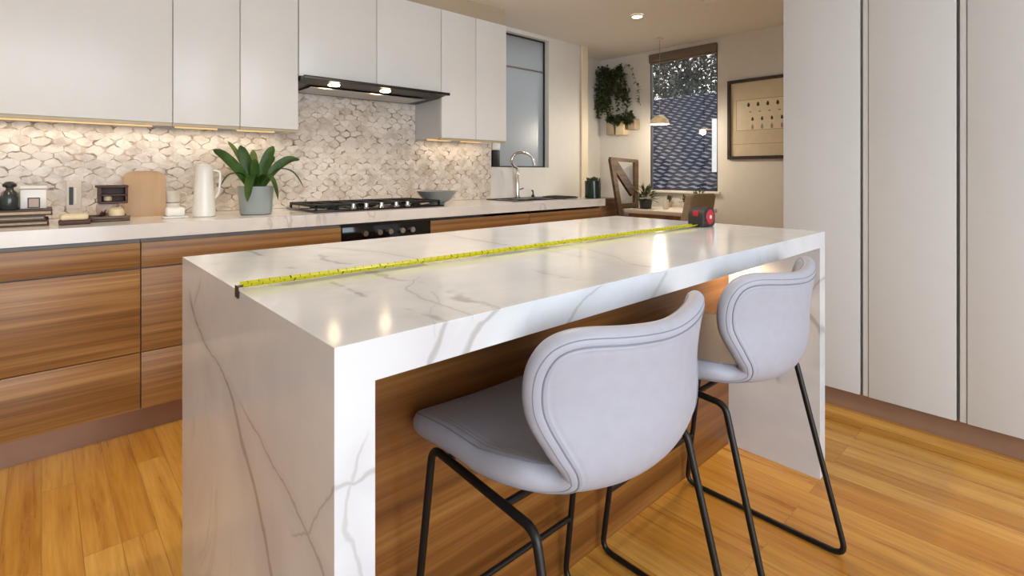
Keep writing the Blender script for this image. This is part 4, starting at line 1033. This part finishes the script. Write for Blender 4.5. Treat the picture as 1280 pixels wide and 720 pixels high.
# ------------------------------------------------------------------ outside
single('outside_ground', bx(-12, 22, -16, 18, -0.5, -0.2), M['outside_ground'], (4, 0, -0.5), 'grey paved ground outside the windows', 'ground', smooth=False)['kind'] = 'structure'
nh = thing('neighbour_house', (9.0, 5.0, -0.2), 'neighbouring house with blue grey wavy tiled roof seen through the dining window', 'house')
rb = nb(); nrow = 36; X0, Z0, dX, dZ = 7.4, 0.50, 0.10, 0.068
ny = 300
for r in range(nrow):
    xa, za = X0+r*dX, Z0+r*dZ
    A = []; B = []
    for i in range(ny+1):
        y = 1.0+i*8.0/ny; wv = 0.014*math.sin(2*PI*y/0.22+(r % 2)*0.6)
        A.append(rb.verts.new((xa-0.02, y, za+wv+0.045))); B.append(rb.verts.new((xa+dX, y, za+dZ+wv)))
    C = [rb.verts.new((v.co.x+0.004, v.co.y, v.co.z-0.055)) for v in A]
    for i in range(ny):
        rb.faces.new((A[i], A[i+1], B[i+1], B[i])); rb.faces.new((C[i], C[i+1], A[i+1], A[i])).material_index = 1
obj('tiled_roof', rb, [M['roof_tile'], M['roof_gap_shade']], nh, True, 50)
obj('house_wall', bx(7.7, 13.0, 1.2, 8.8, -0.2, 0.6), M['render'], nh, False)
obj('rear_wall', bx(11.15, 13.0, 1.2, 8.8, 0.6, 2.88), M['render'], nh, False)
chm = nb(); box(chm, 8.1, 8.5, 3.1, 3.50, 1.15, 2.05); obj('white_dormer', chm, M['render'], nh, False)
def tree(x, y, zb, zc, rx, rz, n, lab):
    t = thing('garden_tree', (x, y, zb), lab, 'tree', 'trees beyond the neighbouring roof')
    b = nb(); tube(b, [(x, y, zb), (x+0.05, y-0.05, zc*0.6), (x, y, zc)], 0.12, 10, radii=[0.16, 0.12, 0.06])
    for k in range(14):
        a = random.uniform(0, 2*PI); tube(b, [(x, y, zc-0.6+random.uniform(0, 0.8)), (x+math.cos(a)*rx*0.8, y+math.sin(a)*rx*0.8, zc+random.uniform(-0.4, 1)*rz*0.8)], 0.03, 6)
    obj('trunk', b, M['bark'], t)
    b = nb()
    for k in range(n):
        a = random.uniform(0, 2*PI); u = random.uniform(-1, 1); q = random.random()**0.4
        cl = Vector((x+math.cos(a)*rx*q*math.sqrt(1-u*u), y+math.sin(a)*rx*q*math.sqrt(1-u*u), zc+u*rz*q))
        for j in range(9):
            p = cl+Vector([random.gauss(0, 0.10) for _ in range(3)])
            small_leaf(b, p, Vector([random.uniform(-1, 1) for _ in range(3)]), 0.09, 0.15)
    obj('foliage', b, M['leaf_tree'], t, False)
tree(15.5, 8.0, -0.2, 4.3, 2.1, 1.7, 1000, 'leafy dark tree beyond the roof, filling the top of the dining window')
tree(17.5, 13.0, -0.2, 4.3, 2.0, 1.7, 500, 'leafy dark tree farther off, left of the tree that fills the dining window')
# side fence outside the frosted window
single('boundary_fence', bx(0.5, 7.0, 4.4, 4.5, -0.2, 1.9), M['outside_ground'], (3, 4.45, -0.2), 'grey boundary fence outside the frosted window', 'fence', smooth=False)

# ------------------------------------------------------------------ lights and sky
def area(name, loc, rot, sx, sy, e, col, spread=None):
    d = bpy.data.lights.new(name, 'AREA'); d.shape = 'RECTANGLE'; d.size = sx; d.size_y = sy; d.energy = e; d.color = col
    if spread: d.spread = math.radians(spread)
    o = bpy.data.objects.new(name, d); COL.objects.link(o); o.location = loc; o.rotation_euler = rot; return o
for (x0, x1) in ((-1.5, 0.80), (1.82, 2.39)):
    area('under_cupboard_led', ((x0+x1)/2, WY-0.10, UZ-0.012), (0, 0, 0), x1-x0, 0.02, 0.65*(x1-x0)/1.0, (1.0, 0.82, 0.60))
for x in (1.02, 1.36):
    d = bpy.data.lights.new('hood_lamp', 'SPOT'); d.energy = 2.2; d.color = (1, 0.9, 0.76); d.spot_size = math.radians(110); d.spot_blend = 0.6; d.shadow_soft_size = 0.03
    o = bpy.data.objects.new('hood_lamp', d); COL.objects.link(o); o.location = (x, 2.35, 1.65)
d = bpy.data.lights.new('pendant_lamp_light', 'POINT'); d.energy = 9; d.color = (1, 0.86, 0.68); d.shadow_soft_size = 0.03
o = bpy.data.objects.new('pendant_lamp_light', d); COL.objects.link(o); o.location = (PX, PY, PZ-0.03)
# daylight arriving through the big glazed doors behind the camera
area('daylight_through_doors', ((BW[0]+BW[1])/2, BY-0.14, (BW[2]+BW[3])/2), (-PI/2, 0, 0), BW[1]-BW[0], BW[3]-BW[2], 84, (0.74, 0.87, 1.0)).rotation_euler = (PI/2, 0, 0)
W = bpy.data.worlds.new('overcast_sky'); SC.world = W; W.use_nodes = True
wn = W.node_tree.nodes; wl_ = W.node_tree.links; bg = wn['Background']
tc_ = wn.new('ShaderNodeTexCoord'); sp_ = wn.new('ShaderNodeSeparateXYZ'); wl_.new(tc_.outputs['Generated'], sp_.inputs[0])
rp = wn.new('ShaderNodeValToRGB'); wl_.new(sp_.outputs[2], rp.inputs[0])
rp.color_ramp.elements[0].position = 0.0; rp.color_ramp.elements[0].color = (0.92, 0.93, 0.95, 1)
rp.color_ramp.elements[1].position = 0.6; rp.color_ramp.elements[1].color = (0.86, 0.89, 0.94, 1)
wl_.new(rp.outputs[0], bg.inputs[0]); bg.inputs[1].default_value = 1.6

# ------------------------------------------------------------------ camera
cam = bpy.data.cameras.new('camera'); co = bpy.data.objects.new('camera', cam); COL.objects.link(co)
co.location = (-0.2765, -0.6387, 1.1447); co.rotation_euler = (PI/2, 0, math.radians(47.53-90))
cam.sensor_width = 36; cam.lens = 642.93/1280*36; cam.shift_y = (215.44-360)/1280; cam.clip_start = 0.02
SC.camera = co
SC.view_settings.view_transform = 'Standard'; SC.view_settings.look = 'None'; SC.view_settings.gamma = 1.0
SC.view_settings.use_curve_mapping = False
SC.view_settings.exposure = 0.76
